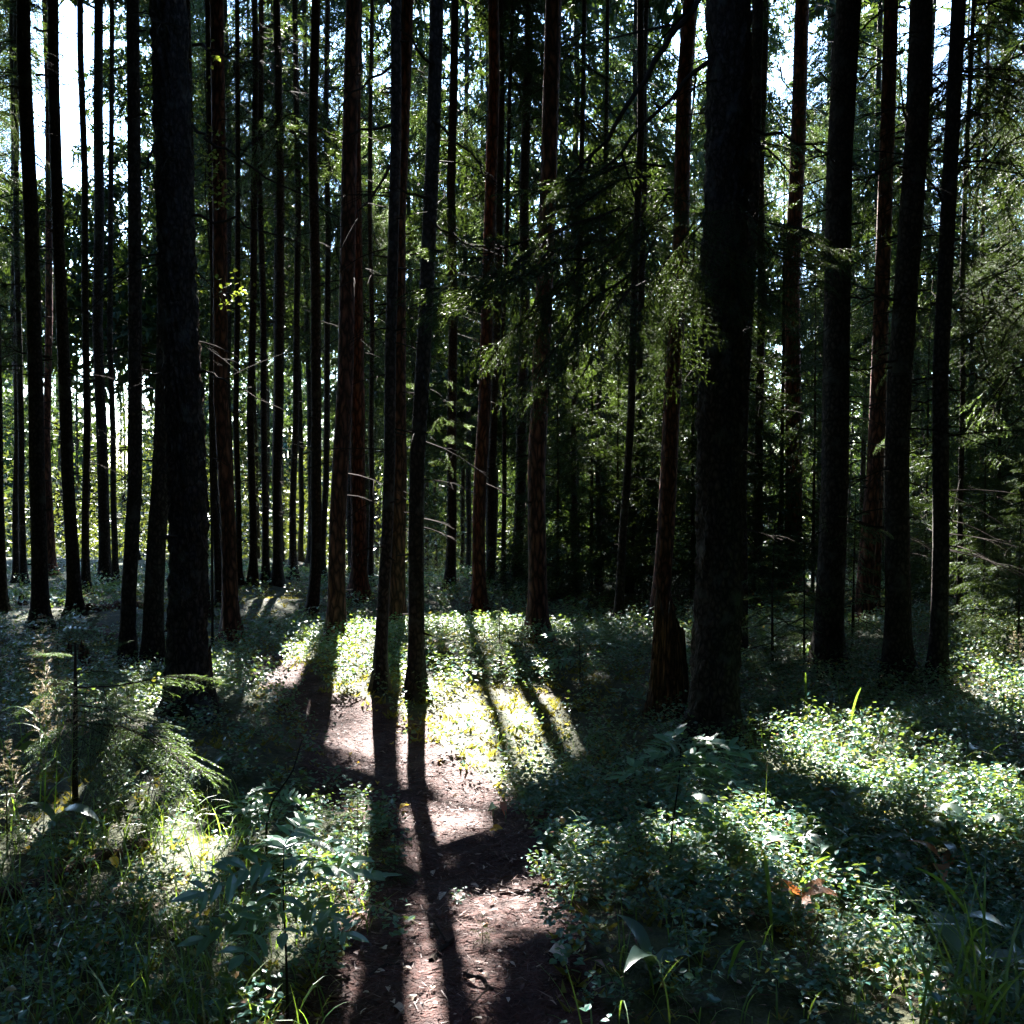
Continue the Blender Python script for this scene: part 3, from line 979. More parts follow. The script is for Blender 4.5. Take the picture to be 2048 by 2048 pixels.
# the wood that closes the view, and unseen trees added around and behind the viewpoint to block sky light: nobody could count it
def wood_mass(name, spots, lod, seed, step, m=(M_NEEDLE, M_TWIG), clear=False):
    r = np.random.default_rng(seed)
    mb = MB()
    for x, y, z0, H, R in spots:
        g = float(ground0(x, y))
        tube(mb, [(x, y, g - .3), (x, y, g + H * .5), (x, y, g + H)], [.11, .08, .02], 5, 1)
        z = z0
        while z < H:
            rr = R * max(.1, 1 - (z - z0) / (H - z0)) ** .75
            a0 = r.uniform(0, 6.28)
            for k in range(4):
                az = a0 + k * 1.57 + r.normal(0, .3)
                L = rr * r.uniform(.7, 1.2)
                V, _w, _q = PROTO[lod][r.integers(4)]
                a = np.array([x, y, g + z])
                R3, L = frame_to(a, a + np.array([math.cos(az) * L, math.sin(az) * L, -.25 * L]))
                W = (V * L) @ R3.T + a
                if clear:                      # foliage of the unseen wood is cut away inside the camera frame
                    pu, pv, pf = project(W)
                    bad = ((pf > .1) & (np.abs(pu - 1024) < 1200) & (np.abs(pv - 1024) < 1200)).reshape(-1, 3).any(1)
                    W = W.reshape(-1, 3, 3)[~bad].reshape(-1, 3)
                    if not len(W):
                        continue
                mb.add(W, np.arange(len(W)).reshape(-1, 3), mat=0)
            z += step * r.uniform(.8, 1.2)
    obj(name, mb.mesh(name, list(m)), kind='stuff')


fw = np.random.default_rng(41)
spots = []
for _ in range(130):
    y = fw.uniform(44, 95)
    u = fw.uniform(-500, 2550)
    if 1160 < u < 1200:
        continue
    if 40 < u < 350:                               # low young growth only in the opening on the left
        spots.append(((u - 1024) / 2048 * 52, fw.uniform(48, 56), .2, fw.uniform(7.5, 10), fw.uniform(1.9, 2.6)))
        spots.append(((u - 980) / 2048 * 60, fw.uniform(57, 62), .2, fw.uniform(7.5, 10.5), fw.uniform(1.9, 2.6)))
        continue
    spots.append(((u - 1024) / 2048 * y, y, fw.uniform(.3, 3), fw.uniform(12, 21), fw.uniform(1.7, 2.5)))
wood_mass('far_wood', spots, 'hull', 5, 1.25)
spots = []
for k in range(150):
    x, y = fw.uniform(-26, 26), fw.uniform(-24, 22)
    if (y > -1.5 and abs(x) < .62 * max(y, 0) + 4.5) or math.hypot(x, y) < 5.0:
        continue
    spots.append((x, y, fw.uniform(.8, 3.0), fw.uniform(17, 24), fw.uniform(2.2, 3.0)))
for x, y in ((-6.0, 5.6), (6.1, 5.4), (1.2, -6), (-3, -6.5), (-7.6, 8.2), (7.7, 8.0)):  # wide crowns outside the frame, added to darken the shade
    spots.append((x, y, fw.uniform(7.0, 8.5), fw.uniform(21, 25), 4.2))
wood_mass('unseen_shade_wood', spots, 'dense', 6, .62, clear=True)
th = MB()
tr = np.random.default_rng(46)
M_BUSH = leaf_mat('thicket_leaves', [(0, (.014, .034, .018)), (.6, (.024, .046, .020)), (1, (.07, .07, .022))], (.35, .40, .06), .10, .45, .4)
for k in range(230):
    y = tr.uniform(25, 52)
    u = tr.uniform(-150, 2250)
    if k > 80:
        u = tr.uniform(-100, 900)
    if k > 150:
        u, y = tr.uniform(20, 700), tr.uniform(36, 54)
    x = (u - 1024) / 2048 * y
    h, r_ = tr.uniform(1.0, (8.0 if y > 34 else 3.0) if 60 < u < 330 else 6.5), tr.uniform(.6, 1.9)
    n = int(tr.integers(120, 420))
    q = norm(tr.normal(size=(n, 3))) * tr.uniform(.35, 1, (n, 1)) ** .5
    C = np.stack([x + q[:, 0] * r_, y + q[:, 1] * r_, ground0(x, y) + h * .5 * (1 + q[:, 2])], 1)
    V, T = spikes(tr, C, norm(tr.normal(size=(n, 3))), tr.uniform(.08, .20, n), tr.uniform(.05, .12, n), .6)
    th.add(V, T)
obj('far_thicket', th.mesh('far_thicket', M_BUSH), kind='stuff')

# ------------------------------------------------------------------ leaves and low plants
def strip(L, W, n=6, bend0=20, bend1=-40, fold=.25, wave_=0.0, tip=.9, root=.6):
    """a leaf blade from the origin along +Y: midrib and two edges, arched from bend0 to bend1 degrees"""
    s = np.linspace(0, 1, n)
    a = np.radians(bend0 + (bend1 - bend0) * s)
    st = L / (n - 1)
    y = np.concatenate([[0], np.cumsum(np.cos(a[:-1]) * st)])
    z = np.concatenate([[0], np.cumsum(np.sin(a[:-1]) * st)])
    wd = W * .5 * np.sin(np.pi * np.clip(s * .97 + .015, 0, 1) ** root) ** tip
    off = wave_ * np.sin(s * 9)
    V = np.stack([np.stack([-wd, y, z + wd * fold + off * wd], -1), np.stack([0 * wd, y, z], -1), np.stack([wd, y, z + wd * fold - off * wd], -1)], 1).reshape(-1, 3)
    Q = []
    for i in range(n - 1):
        b = i * 3
        Q += [[b, b + 1, b + 4, b + 3], [b + 1, b + 2, b + 5, b + 4]]
    return V, np.array(Q)


def rot(rx=0., ry=0., rz=0.):
    cx_, sx, cy_, sy, cz, sz = math.cos(rx), math.sin(rx), math.cos(ry), math.sin(ry), math.cos(rz), math.sin(rz)
    X = np.array([[1, 0, 0], [0, cx_, -sx], [0, sx, cx_]])
    Yr = np.array([[cy_, 0, sy], [0, 1, 0], [-sy, 0, cy_]])
    Z = np.array([[cz, -sz, 0], [sz, cz, 0], [0, 0, 1]])
    return Z @ Yr @ X


def scatter_pts(rng, n, x0, x1, y0, y1, prob):
    P = np.stack([rng.uniform(x0, x1, n), rng.uniform(y0, y1, n)], 1)
    inside = np.abs(P[:, 0]) < P[:, 1] * .56 + .5
    P = P[inside]
    return P[rng.random(len(P)) < prob(P[:, 0], P[:, 1])]


def bilb_prob(x, y):
    d = path_dist(x, y)
    p = smooth(-.10, .12, d) + .008 * (d > -.3)
    patch = .68 + .35 * wave(x * .9 + 4, y * .9, 0, 9) * .5
    left = smooth(-.6, -1.2, x) * smooth(5.2, 4.4, y)
    rowan_spot = np.exp(-((x + .75) ** 2 / .16 + (y - 2.95) ** 2 / .5))
    return np.clip(p * np.clip(patch, .15, 1) * (1 - .72 * left) * (1 - .85 * rowan_spot), 0, 1)


def sprig(rng, n, h, leaf, hexa):
    V, F = [], []
    k = 0
    stems = 3 + n // 14
    for j in range(n):
        az = 6.283 * (j % stems) / stems + rng.normal(0, .4)
        t = rng.uniform(.2, 1)
        r_ = h * .55 * t * rng.uniform(.5, 1)
        p = np.array([math.cos(az) * r_, math.sin(az) * r_, h * (t ** .8) * rng.uniform(.75, 1.08)])
        R = rot(rng.normal(0, .42), rng.normal(0, .42), az + rng.normal(0, .9))
        L = leaf * rng.uniform(.7, 1.2)
        Wd = L * rng.uniform(.55, .78)
        if hexa:
            v = np.array([[0, 0, 0], [Wd * .5, L * .38, .12 * Wd], [Wd * .36, L * .75, .1 * Wd], [0, L, -.04 * L], [-Wd * .36, L * .75, .1 * Wd], [-Wd * .5, L * .38, .12 * Wd]])
            f = [[0, 1, 2], [0, 2, 3], [0, 3, 4], [0, 4, 5]]
        else:
            v = np.array([[0, 0, 0], [Wd * .5, L * .5, .1 * Wd], [0, L, 0], [-Wd * .5, L * .5, .1 * Wd]])
            f = [[0, 1, 2], [0, 2, 3]]
        V.append(v @ R.T + p)
        F.append(np.array(f) + k)
        k += len(v)
    return np.concatenate(V), np.concatenate(F)


def sow(mb, rng, P, protos, smin, smax, lift=0.0, m=0):
    pick = rng.integers(len(protos), size=len(P))
    G = ground(P[:, 0], P[:, 1]) + lift
    for i, (V, F) in enumerate(protos):
        q = np.where(pick == i)[0]
        if not len(q):
            continue
        a = rng.uniform(0, 6.283, len(q))
        sc = rng.uniform(smin, smax, len(q))
        c, s_ = np.cos(a) * sc, np.sin(a) * sc
        X = c[:, None] * V[None, :, 0] - s_[:, None] * V[None, :, 1] + P[q, 0][:, None]
        Y = s_[:, None] * V[None, :, 0] + c[:, None] * V[None, :, 1] + P[q, 1][:, None]
        Z = sc[:, None] * V[None, :, 2] + G[q][:, None]
        W = np.stack([X, Y, Z], -1).reshape(-1, 3)
        FF = (F[None] + (np.arange(len(q)) * len(V))[:, None, None]).reshape(-1, F.shape[1])
        mb.add(W, FF if F.shape[1] == 3 else None, FF if F.shape[1] == 4 else None, m)


br = np.random.default_rng(21)
bil = MB()
near = [sprig(br, 32, .125, .022, True) for _ in range(7)]
midp = [sprig(br, 28, .17, .027, False) for _ in range(6)]
farp = [sprig(br, 20, .20, .042, False) for _ in range(6)]
sow(bil, br, scatter_pts(br, 6600, -3.0, 3.0, 1.9, 4.8, bilb_prob), near, .55, 1.35)
sow(bil, br, scatter_pts(br, 10500, -6, 6, 4.8, 10, bilb_prob), midp, .6, 1.2)
sow(bil, br, scatter_pts(br, 8500, -11, 11, 10, 19, lambda x, y: np.clip(bilb_prob(x, y) * smooth(22, 13, y), 0, 1)), farp, .6, 1.15)
obj('bilberry_undergrowth', bil.mesh('bilberry_undergrowth', M_BILB), kind='stuff')

# moss and litter
ms = MB()
tuft = []
for _ in range(5):
    n = 5
    P0 = np.stack([br.normal(0, .012, n), br.normal(0, .012, n), np.zeros(n)], 1)
    V, T = spikes(br, P0, np.repeat([[0, 0, 1.0]], n, 0), br.uniform(.025, .05, n), .012, .8)
    tuft.append((V, T))
glade = lambda x, y: np.exp(-((x - .1) ** 2 / 2.5 + (y - 7.2) ** 2 / 3.0))
sow(ms, br, scatter_pts(br, 26000, -7, 7, 2, 14, lambda x, y: smooth(-.05, .1, path_dist(x, y)) * np.clip(.14 + .75 * glade(x, y) + .1 * wave(x + 7, y, 0, 9), 0, 1)), tuft, .7, 1.6)
obj('feather_moss', ms.mesh('feather_moss', M_MOSS), kind='stuff')

lt = MB()
n = 120000
P = scatter_pts(br, n, -3.4, 3.4, 1.9, 9, lambda x, y: np.clip(smooth(.35, -.1, path_dist(x, y)) + .18, 0, 1) * smooth(10, 4, y))
G = np.stack([P[:, 0], P[:, 1], ground(P[:, 0], P[:, 1]) + br.uniform(.004, .022, len(P))], 1)
D = norm(np.stack([br.normal(size=len(P)), br.normal(size=len(P)), br.normal(0, .18, len(P))], 1))
V, T = spikes(br, G, D, br.uniform(.012, .055, len(P)), br.uniform(.0018, .0045, len(P)), .15)
lt.add(V, T)
chip = []
for _ in range(6):
    V, Q = strip(br.uniform(.012, .035), br.uniform(.008, .02), 3, br.uniform(-20, 40), br.uniform(-60, 10), br.uniform(-.3, .5))
    chip.append((V, Q))
sow(lt, br, scatter_pts(br, 9000, -3.2, 3.2, 1.9, 8, lambda x, y: np.clip(smooth(.3, -.1, path_dist(x, y)) + .15, 0, 1) * smooth(9, 4, y)), chip, .6, 1.3, .012)
obj('needle_litter', lt.mesh('needle_litter', M_LITTER), kind='stuff')

# grass
gr = MB()


def blades(n, cu, cv, ru, rv, hmin, hmax, wd=.0045, lean=1.0):
    for _ in range(n):
        u, v = cu + ru * br.uniform(-1, 1), cv + rv * br.uniform(-1, 1)
        p = hit(u, min(v, 2300))
        if path_dist(p[0], p[1]) < -.05:
            continue
        h = br.uniform(hmin, hmax)
        V, Q = strip(h, wd * br.uniform(.7, 1.4), 6, br.uniform(62, 88), br.uniform(-50, 50), .3, tip=.6, root=.5)
        R = rot(0, 0, br.uniform(0, 6.283))
        p[2] = ground(p[0], p[1])
        gr.add(V @ R.T + p, None, Q)


blades(620, 190, 1900, 330, 230, .10, .34)
blades(260, 420, 1980, 240, 130, .06, .24)
blades(160, 330, 1660, 170, 50, .08, .22)
blades(200, 1560, 1900, 420, 190, .08, .28)
blades(160, 1750, 1560, 300, 140, .10, .32)
blades(120, 1150, 1560, 160, 80, .06, .18)
blades(120, 650, 1780, 90, 90, .06, .2)
blades(60, 1960, 2060, 130, 60, .3, .6, .007)
blades(90, 60, 1480, 120, 70, .15, .4)
obj('grass', gr.mesh('grass', M_GRASS), kind='stuff')


# ---- broad leaved plants
LILY = []
lr = np.random.default_rng(51)
for k in range(6):
    V, Q = strip(lr.uniform(.17, .22), lr.uniform(.045, .062), 9, lr.uniform(58, 74), lr.uniform(-75, -20), lr.uniform(.1, .35), .12, 1.0, .75)
    m_ = MB()
    m_.add(V, None, Q)
    LILY.append((m_.mesh('broad_leaf', M_LILY, flat=False), m_.mesh('withered_leaf', M_RUST, flat=False)))


def lily(label, u, v, n=2, sc=1.0, wither=False, group=None):
    b = hit(u, v)
    b[2] = ground(b[0], b[1])
    t = thing('lily_of_the_valley', label, 'plant', b, group)
    a0 = lr.uniform(0, 6.28)
    mb = MB()
    tube(mb, [(0, 0, -.02), (.004, 0, .05 * sc), (0, .004, .09 * sc)], [.004, .004, .003], 5)
    obj('stalk', mb.mesh('stalk', M_LILY), t)
    for k in range(n):
        a = a0 + k * 6.283 / n + lr.normal(0, .35)
        R = rot(lr.normal(0, .2), lr.normal(0, .25), a)
        obj('leaf', LILY[lr.integers(6)][1 if wither else 0], t, mat4(R, (0, 0, .05 * sc), sc * lr.uniform(.85, 1.15)))
    return t


LILIES = [('blue green broad leaved plant drooping left of the dark cluster on the right', 1431, 1660, 2, 1.0),
          ('dark broad leaved plant at the left edge of the shaded cluster', 1500, 1660, 3, 1.0),
          ('dark broad leaved plant at the back of the shaded cluster, below the sunlit bilberries', 1609, 1625, 3, 1.0),
          ('broad leaved plant with one long upright blade in the middle of the shaded cluster', 1600, 1720, 3, 1.05),
          ('largest dark plant of the shaded cluster, its wide leaf hanging forward', 1655, 1760, 3, 1.25),
          ('dark broad leaved plant whose leaf tips stand against the sunlit bilberries', 1690, 1640, 3, 1.0),
          ('small broad leaved plant with a single pointed dark leaf near the sunlit strip', 1761, 1650, 1, .95),
          ('wide blue black leaves of the plant right of the shaded cluster', 1846, 1740, 3, 1.2),
          ('grey green plant with a torn looking leaf between the dark clusters', 1788, 1750, 2, 1.05),
          ('dark broad leaved plant in front of the brightest right hand sun patch', 1908, 1715, 3, 1.1),
          ('tall curved broad leaf standing up before the right hand sun patch', 1952, 1690, 2, 1.2),
          ('sunlit white looking broad leaf at the back of the right hand sun patch', 1812, 1575, 2, 1.0),
          ('pair of pale sunlit broad leaves at the top of the right hand sun patch', 1742, 1575, 2, .95),
          ('sunlit broad leaved plant furthest back on the right', 1942, 1545, 2, 1.0),
          ('small lone plant with a pale upturned leaf beside the shaded bilberries', 1432, 1870, 1, .9),
          ('large arching grey leaf and a hanging one beside the lower path edge', 1300, 1975, 3, 1.05),
          ('big dark glossy plant in the lower right corner', 1930, 1990, 3, 1.35),
          ('broad leaf cut off by the right edge above the corner plant', 2040, 1950, 2, 1.3),
          ('dark broad leaf lying over the litter at lower left', 112, 1690, 2, 1.2),
          ('dim broad leaves under the foreground spruce sapling on the left', 20, 1575, 2, 1.1),
          ('narrow dark leaves low beside the ferny rowan on the left', 420, 1580, 2, .9)]
for a in LILIES:
    lily(*a)
lily('withered rusty pink broad leaved plant in the lower right', 1602, 1835, 5, .85, True)
lily('withered brown leaves drooping at the foot of the dark right hand plants', 1884, 1770, 3, .9, True)
lily('orange withered leaf standing upright at the path edge', 1010, 1625, 1, .55, True)
lily('small green plant with one upright leaf on the right edge of the path', 985, 1615, 1, .7)

# ---- rowan saplings: stem, compound leaves and their leaflets
rw = np.random.default_rng(63)
LEAFLET = []
for k in range(4):
    V, Q = strip(.054, .0205, 6, rw.uniform(0, 15), rw.uniform(-35, -5), rw.uniform(.15, .5), .1, .8, .8)
    m_ = MB()
    m_.add(V, None, Q)
    LEAFLET.append(m_.mesh('leaflet', M_ROWAN))
RACHIS = []
for k in range(4):
    Lr = .13
    s_ = np.linspace(0, 1, 6)
    pts = np.stack([0 * s_, Lr * s_, .035 * s_ - .06 * s_ ** 2 * (1 + k * .4)], 1)
    mb = MB()
    tube(mb, pts, np.linspace(.0014, .0006, 6), 4)
    RACHIS.append((mb.mesh('rachis', M_ROWAN), pts))


def rowan(label, base_uv, pts_uv, leaves, sc=1.0, stem_r=.004):
    """stem through pixels at the base's distance; leaves = (height fraction, azimuth in degrees, scale)"""
    b = hit(*base_uv)
    b[2] = ground(b[0], b[1])
    t = thing('rowan_sapling', label, 'sapling', b)
    P = [np.zeros(3) - [0, 0, .03]] + [at(u, v, b[1] + dy) - b for u, v, dy in pts_uv]
    P = np.array(P)
    fine_ = np.stack([np.interp(np.linspace(0, len(P) - 1, 14), np.arange(len(P)), P[:, i]) for i in range(3)], 1)
    mb = MB()
    tube(mb, fine_, np.linspace(stem_r, stem_r * .35, 14), 6)
    obj('stem', mb.mesh('stem', M_TWIG), t)
    for f, az, ls in leaves:
        p = np.array([np.interp(f * 13, np.arange(14), fine_[:, i]) for i in range(3)])
        k = rw.integers(4)
        me_, rp = RACHIS[k]
        R = rot(rw.uniform(-.1, .35), rw.normal(0, .25), math.radians(az - 90))
        lf = obj('leaf', me_, t, mat4(R, p, sc * ls))
        for j in range(6):
            c = rp[0] + (rp[-1] - rp[0]) * (.22 + .15 * j)
            c[2] = np.interp(c[1], rp[:, 1], rp[:, 2])
            for sd in (-1, 1):
                obj('leaflet', LEAFLET[rw.integers(4)], lf, mat4(rot(rw.normal(-.1, .12), rw.normal(0, .15), -sd * math.radians(rw.uniform(52, 68))), c, rw.uniform(.8, 1.05) * (1 - .05 * abs(j - 2))))
        obj('leaflet', LEAFLET[0], lf, mat4(rot(-.3), rp[-1], .95))
    return t


rowan('rowan sapling with toothed feather leaves at the lower left of the path', (576, 2036), [(572, 1900, 0), (566, 1780, .02), (568, 1690, 0)],
      [(.55, 200, 1.1), (.6, -20, 1.0), (.72, 150, 1.15), (.75, 15, 1.25), (.85, 100, 1.1), (.88, 215, 1.15), (.92, -40, 1.1), (.97, 35, 1.2), (.98, 170, 1.1), (.65, 260, 1.1), (.8, 280, 1.1), (1., 80, .9)], 1.35)
rowan('leafy rowan twig with bare bent tip left of the path, its leaves sunlit', (532, 1725), [(533, 1640, 0), (545, 1600, 0), (585, 1545, -.05), (604, 1480, 0)],
      [(.35, 170, 1.0), (.4, 200, 1.1), (.45, 140, 1.0), (.5, 185, 1.1), (.55, 220, 1.0), (.3, 160, 1.1), (.6, 175, .9), (.52, 20, .8), (.35, 250, 1.0), (.45, 110, 1.0)], 1.0, .005)
rowan('rowan sapling with white lit leaves before the thickest spruce', (1336, 1765), [(1345, 1650, 0), (1358, 1560, 0), (1363, 1480, .02)],
      [(.7, 190, 1.1), (.75, -15, 1.2), (.82, 30, 1.1), (.88, 170, 1.2), (.93, -5, 1.25), (.95, 230, 1.1), (.98, 20, 1.3), (1., 95, 1.0), (.97, -50, 1.2), (.85, 280, 1.2), (.8, 250, 1.1)], 1.25)
rowan('small sunlit rowan seedling out in the shaded bilberry slope', (1160, 1365), [(1160, 1320, 0), (1158, 1270, 0)],
      [(.5, 185, 1.0), (.6, 10, 1.0), (.75, 200, 1.1), (.85, -10, 1.2), (.95, 160, 1.1), (1., 40, 1.0)], 1.5)
rowan('tiny rowan seedling left of the broken stump', (1243, 1430), [(1243, 1405, 0), (1244, 1385, 0)], [(.6, 190, .9), (.8, 0, 1.0), (.95, 100, .9), (.9, 220, .9)], 1.2)
rowan('rowan shoot with dim leaves between the foreground spruce sapling and the mid sized trunk', (118, 1345), [(115, 1290, 0), (120, 1240, 0)], [(.6, 190, 1.0), (.8, 0, 1.1), (.95, 170, 1.0), (1., 20, 1.0), (.7, 280, 1.0)], 1.7)
# a young broadleaf growing against the thick left trunk, yellow with sun
yl = hit(425, 1300)
yl[2] = ground(yl[0], yl[1])
t = thing('young_maple', 'young yellow leaved tree reaching up beside the thick left spruce', 'young tree', yl)
P = np.array([[0, 0, 0]] + [list(at(u, v, yl[1]) - yl) for u, v in ((424, 1100), (419, 800), (424, 560), (410, 380), (414, 240), (408, 110))])
mb = MB()
tube(mb, P, np.linspace(.012, .003, len(P)), 6)
obj('stem', mb.mesh('stem', M_TWIG), t)
mb = MB()
for (u, v, ru, rv, n_) in ((420, 330, 32, 70, 46), (405, 300, 20, 40, 20), (390, 560, 16, 22, 14), (410, 115, 30, 25, 8), (470, 585, 34, 34, 26), (395, 200, 20, 60, 16), (440, 390, 25, 30, 14)):
    for _ in range(int(n_ * 2.2)):
        c = at(u + rw.normal(0, ru * .6), v + rw.normal(0, rv * .6), yl[1] + rw.normal(0, .25)) - yl
        V, Q = strip(rw.uniform(.028, .05), rw.uniform(.025, .042), 4, rw.uniform(-10, 20), rw.uniform(-50, -10), .2)
        mb.add(V @ rot(rw.normal(0, .5), rw.normal(0, .5), rw.uniform(0, 6.28)).T + c, None, Q)
M_MAPLE = leaf_mat('maple_leaves', [(0, (.04, .08, .02)), (.6, (.07, .10, .025)), (1, (.14, .12, .03))], (.38, .45, .06), .22, .5, .3)
tw = MB()
for (u, v, du, dv) in ((414, 330, 30, -30), (418, 400, 36, -50), (408, 300, -22, -30), (404, 560, -16, -20), (415, 600, 55, -15), (408, 130, 34, -20), (412, 250, -18, -50)):
    a_, b_ = at(u, v, yl[1]) - yl, at(u + du, v + dv, yl[1] - .1) - yl
    tube(tw, [a_, .5 * (a_ + b_) + [0, 0, .03], b_], [.005, .003, .0015], 4)
obj('twigs', tw.mesh('twigs', M_TWIG), t, kind='stuff')
obj('foliage', mb.mesh('foliage', M_MAPLE), t)

# ---- seeding grass stalks
sg = np.random.default_rng(72)


def stalk(label, u, v, tu, tv, pan, y=None):
    b = hit(u, v)
    b[2] = ground(b[0], b[1])
    tip = at(tu, tv, b[1]) - b
    t = thing('seeding_grass', label, 'grass stalk', b)
    s_ = np.linspace(0, 1, 9)
    P = np.outer(s_, tip) + np.outer(np.sin(s_ * 3.14), [.012, 0, 0])
    mb = MB()
    tube(mb, P, np.linspace(.0022, .0009, 9), 4)
    obj('stem', mb.mesh('stem', M_GRASS), t)
    mb = MB()
    H = np.linalg.norm(tip)
    z = 1 - pan / H
    while z < 1:
        p = tip * z + [.012 * math.sin(z * 3.14), 0, 0]
        k = (1 - z) * H
        for _ in range(sg.integers(3, 6)):
            az = sg.uniform(0, 6.28)
            L = min(.075, .02 + k * .35) * sg.uniform(.6, 1.2)
            e = p + np.array([math.cos(az) * L, math.sin(az) * L, L * sg.uniform(.0, .6)])
            tube(mb, [p, .5 * (p + e) + [0, 0, .008], e], [.0007, .0006, .0005], 3)
            V, T = spikes(sg, p + (e - p) * sg.uniform(.35, 1.05, (7, 1)), np.repeat(norm(e - p)[None], 7, 0), .010, .0045, .7)
            mb.add(V, T)
        z += .022 / H * sg.uniform(.7, 1.3)
    obj('panicle', mb.mesh('panicle', M_STRAW), t)
    for _ in range(2):
        V, Q = strip(sg.uniform(.2, .32), .007, 8, sg.uniform(50, 75), sg.uniform(-70, -20), .3, tip=.5, root=.5)
        obj('blade', (lambda q: (q.add(V, None, Q), q.mesh('blade', M_GRASS))[1])(MB()), t, mat4(rot(0, 0, sg.uniform(0, 6.28)), tip * sg.uniform(.25, .5)))


stalk('tallest seeding grass stalk, its pale panicle against the dark spruce trunk at left', 88, 1640, 84, 1235, .30)
stalk('short seeding grass stalk leftmost in the clump', 78, 1640, 76, 1372, .22)
stalk('seeding grass stalk with the fullest golden panicle', 138, 1630, 140, 1362, .24)
stalk('seeding grass stalk between the tallest and the fullest one', 108, 1635, 110, 1345, .22)
stalk('dim bent seeding grass stalk low in front of the clump', 84, 1690, 82, 1500, .12)
stalk('yellow seed spike leaning at the left edge', 40, 1700, 8, 1480, .3)
stalk('pale sunlit seeding grass at the right edge, upper one', 2044, 1420, 2032, 1262, .2)
stalk('pale sunlit seeding grass at the right edge, lower one', 2020, 1470, 2024, 1305, .22)

# ---- single tall blades
BL = [('yellow green upright grass blade among the shaded bilberries on the right', 1546, 1900, 1526, 1700), ('upright green blade in front of the broad dark spruce', 1612, 1440, 1611, 1345),
      ('tall pair forming green blade right of the sunlit bilberry hump', 1695, 1480, 1722, 1375), ('bright curved blade near the lower edge of the path on the right', 1455, 1960, 1490, 1880),
      ('arching sedge blade in front of the withered plant', 1590, 1790, 1660, 1712), ('long grey green sedge blade arching over the right hand plants', 1985, 1935, 1830, 1735),
      ('long dark sedge blade sweeping over the lower right corner', 2060, 2080, 1880, 1985), ('bright green bent blade at the left edge', 10, 1530, 95, 1455)]
for lab, u, v, tu, tv in BL:
    b = hit(u, v)
    b[2] = ground(b[0], b[1])
    e = at(tu, tv, b[1] - .05) - b
    L = np.linalg.norm(e)
    s_ = np.linspace(0, 1, 10)
    c = np.outer(s_, e) + np.outer(np.sin(s_ * 3.14) * L * .16, [0, 0, 1])
    side = norm(np.cross(e, [0, -1, .3]))
    wd = .006 * np.sin(np.pi * (s_ * .96 + .02)) ** .5
    V = np.stack([c - side * wd[:, None], c + [0, -.002, 0], c + side * wd[:, None]], 1).reshape(-1, 3)
    Q = np.concatenate([[[3 * i, 3 * i + 1, 3 * i + 4, 3 * i + 3], [3 * i + 1, 3 * i + 2, 3 * i + 5, 3 * i + 4]] for i in range(9)])
    mb = MB()
    mb.add(V, None, Q)
    o = obj('grass_blade', mb.mesh('grass_blade', M_GRASS, flat=False))
    o.location = tuple(b)
    o['label'] = lab
    o['category'] = 'grass blade'

# ------------------------------------------------------------------ boughs that hang into the picture
bo = np.random.default_rng(83)


def bough(root, a, b, lod='near', width=1.0, young_or_lit=0):
    B = np.array(root.location)
    R, L = frame_to(a, b, bo.normal(0, .2))
    M = mat4(R * np.array([width, 1, width]), a - B, L)
    return obj('bough', BM[lod, young_or_lit, int(bo.integers(4))], root, M)


def limb(root, pts, r0, r1, name='dead_branch', forks=0):
    B = np.array(root.location)
    P = np.array([np.asarray(p, float) - B for p in pts])
    n_ = 4 * (len(P) - 1) + 1
    F = np.stack([np.interp(np.linspace(0, len(P) - 1, n_), np.arange(len(P)), P[:, i]) for i in range(3)], 1)
    F[1:-1] += bo.normal(0, .012, (n_ - 2, 3))
    mb = MB()
    tube(mb, F, np.linspace(r0, r1, n_), 6)
    for k in range(forks):
        q = bo.integers(2, n_ - 1)
        d = norm(F[min(q + 1, n_ - 1)] - F[q - 1]) + bo.normal(0, .45, 3)
        L = bo.uniform(.15, .5)
        tube(mb, F[q] + np.outer(np.linspace(0, 1, 4), d * L) - np.outer(np.linspace(0, 1, 4) ** 2, [0, 0, .1 * L]), np.linspace(r1 * 1.2, .0012, 4), 3, cap=False)
    return obj(name, mb.mesh(name, M_TWIG), root)


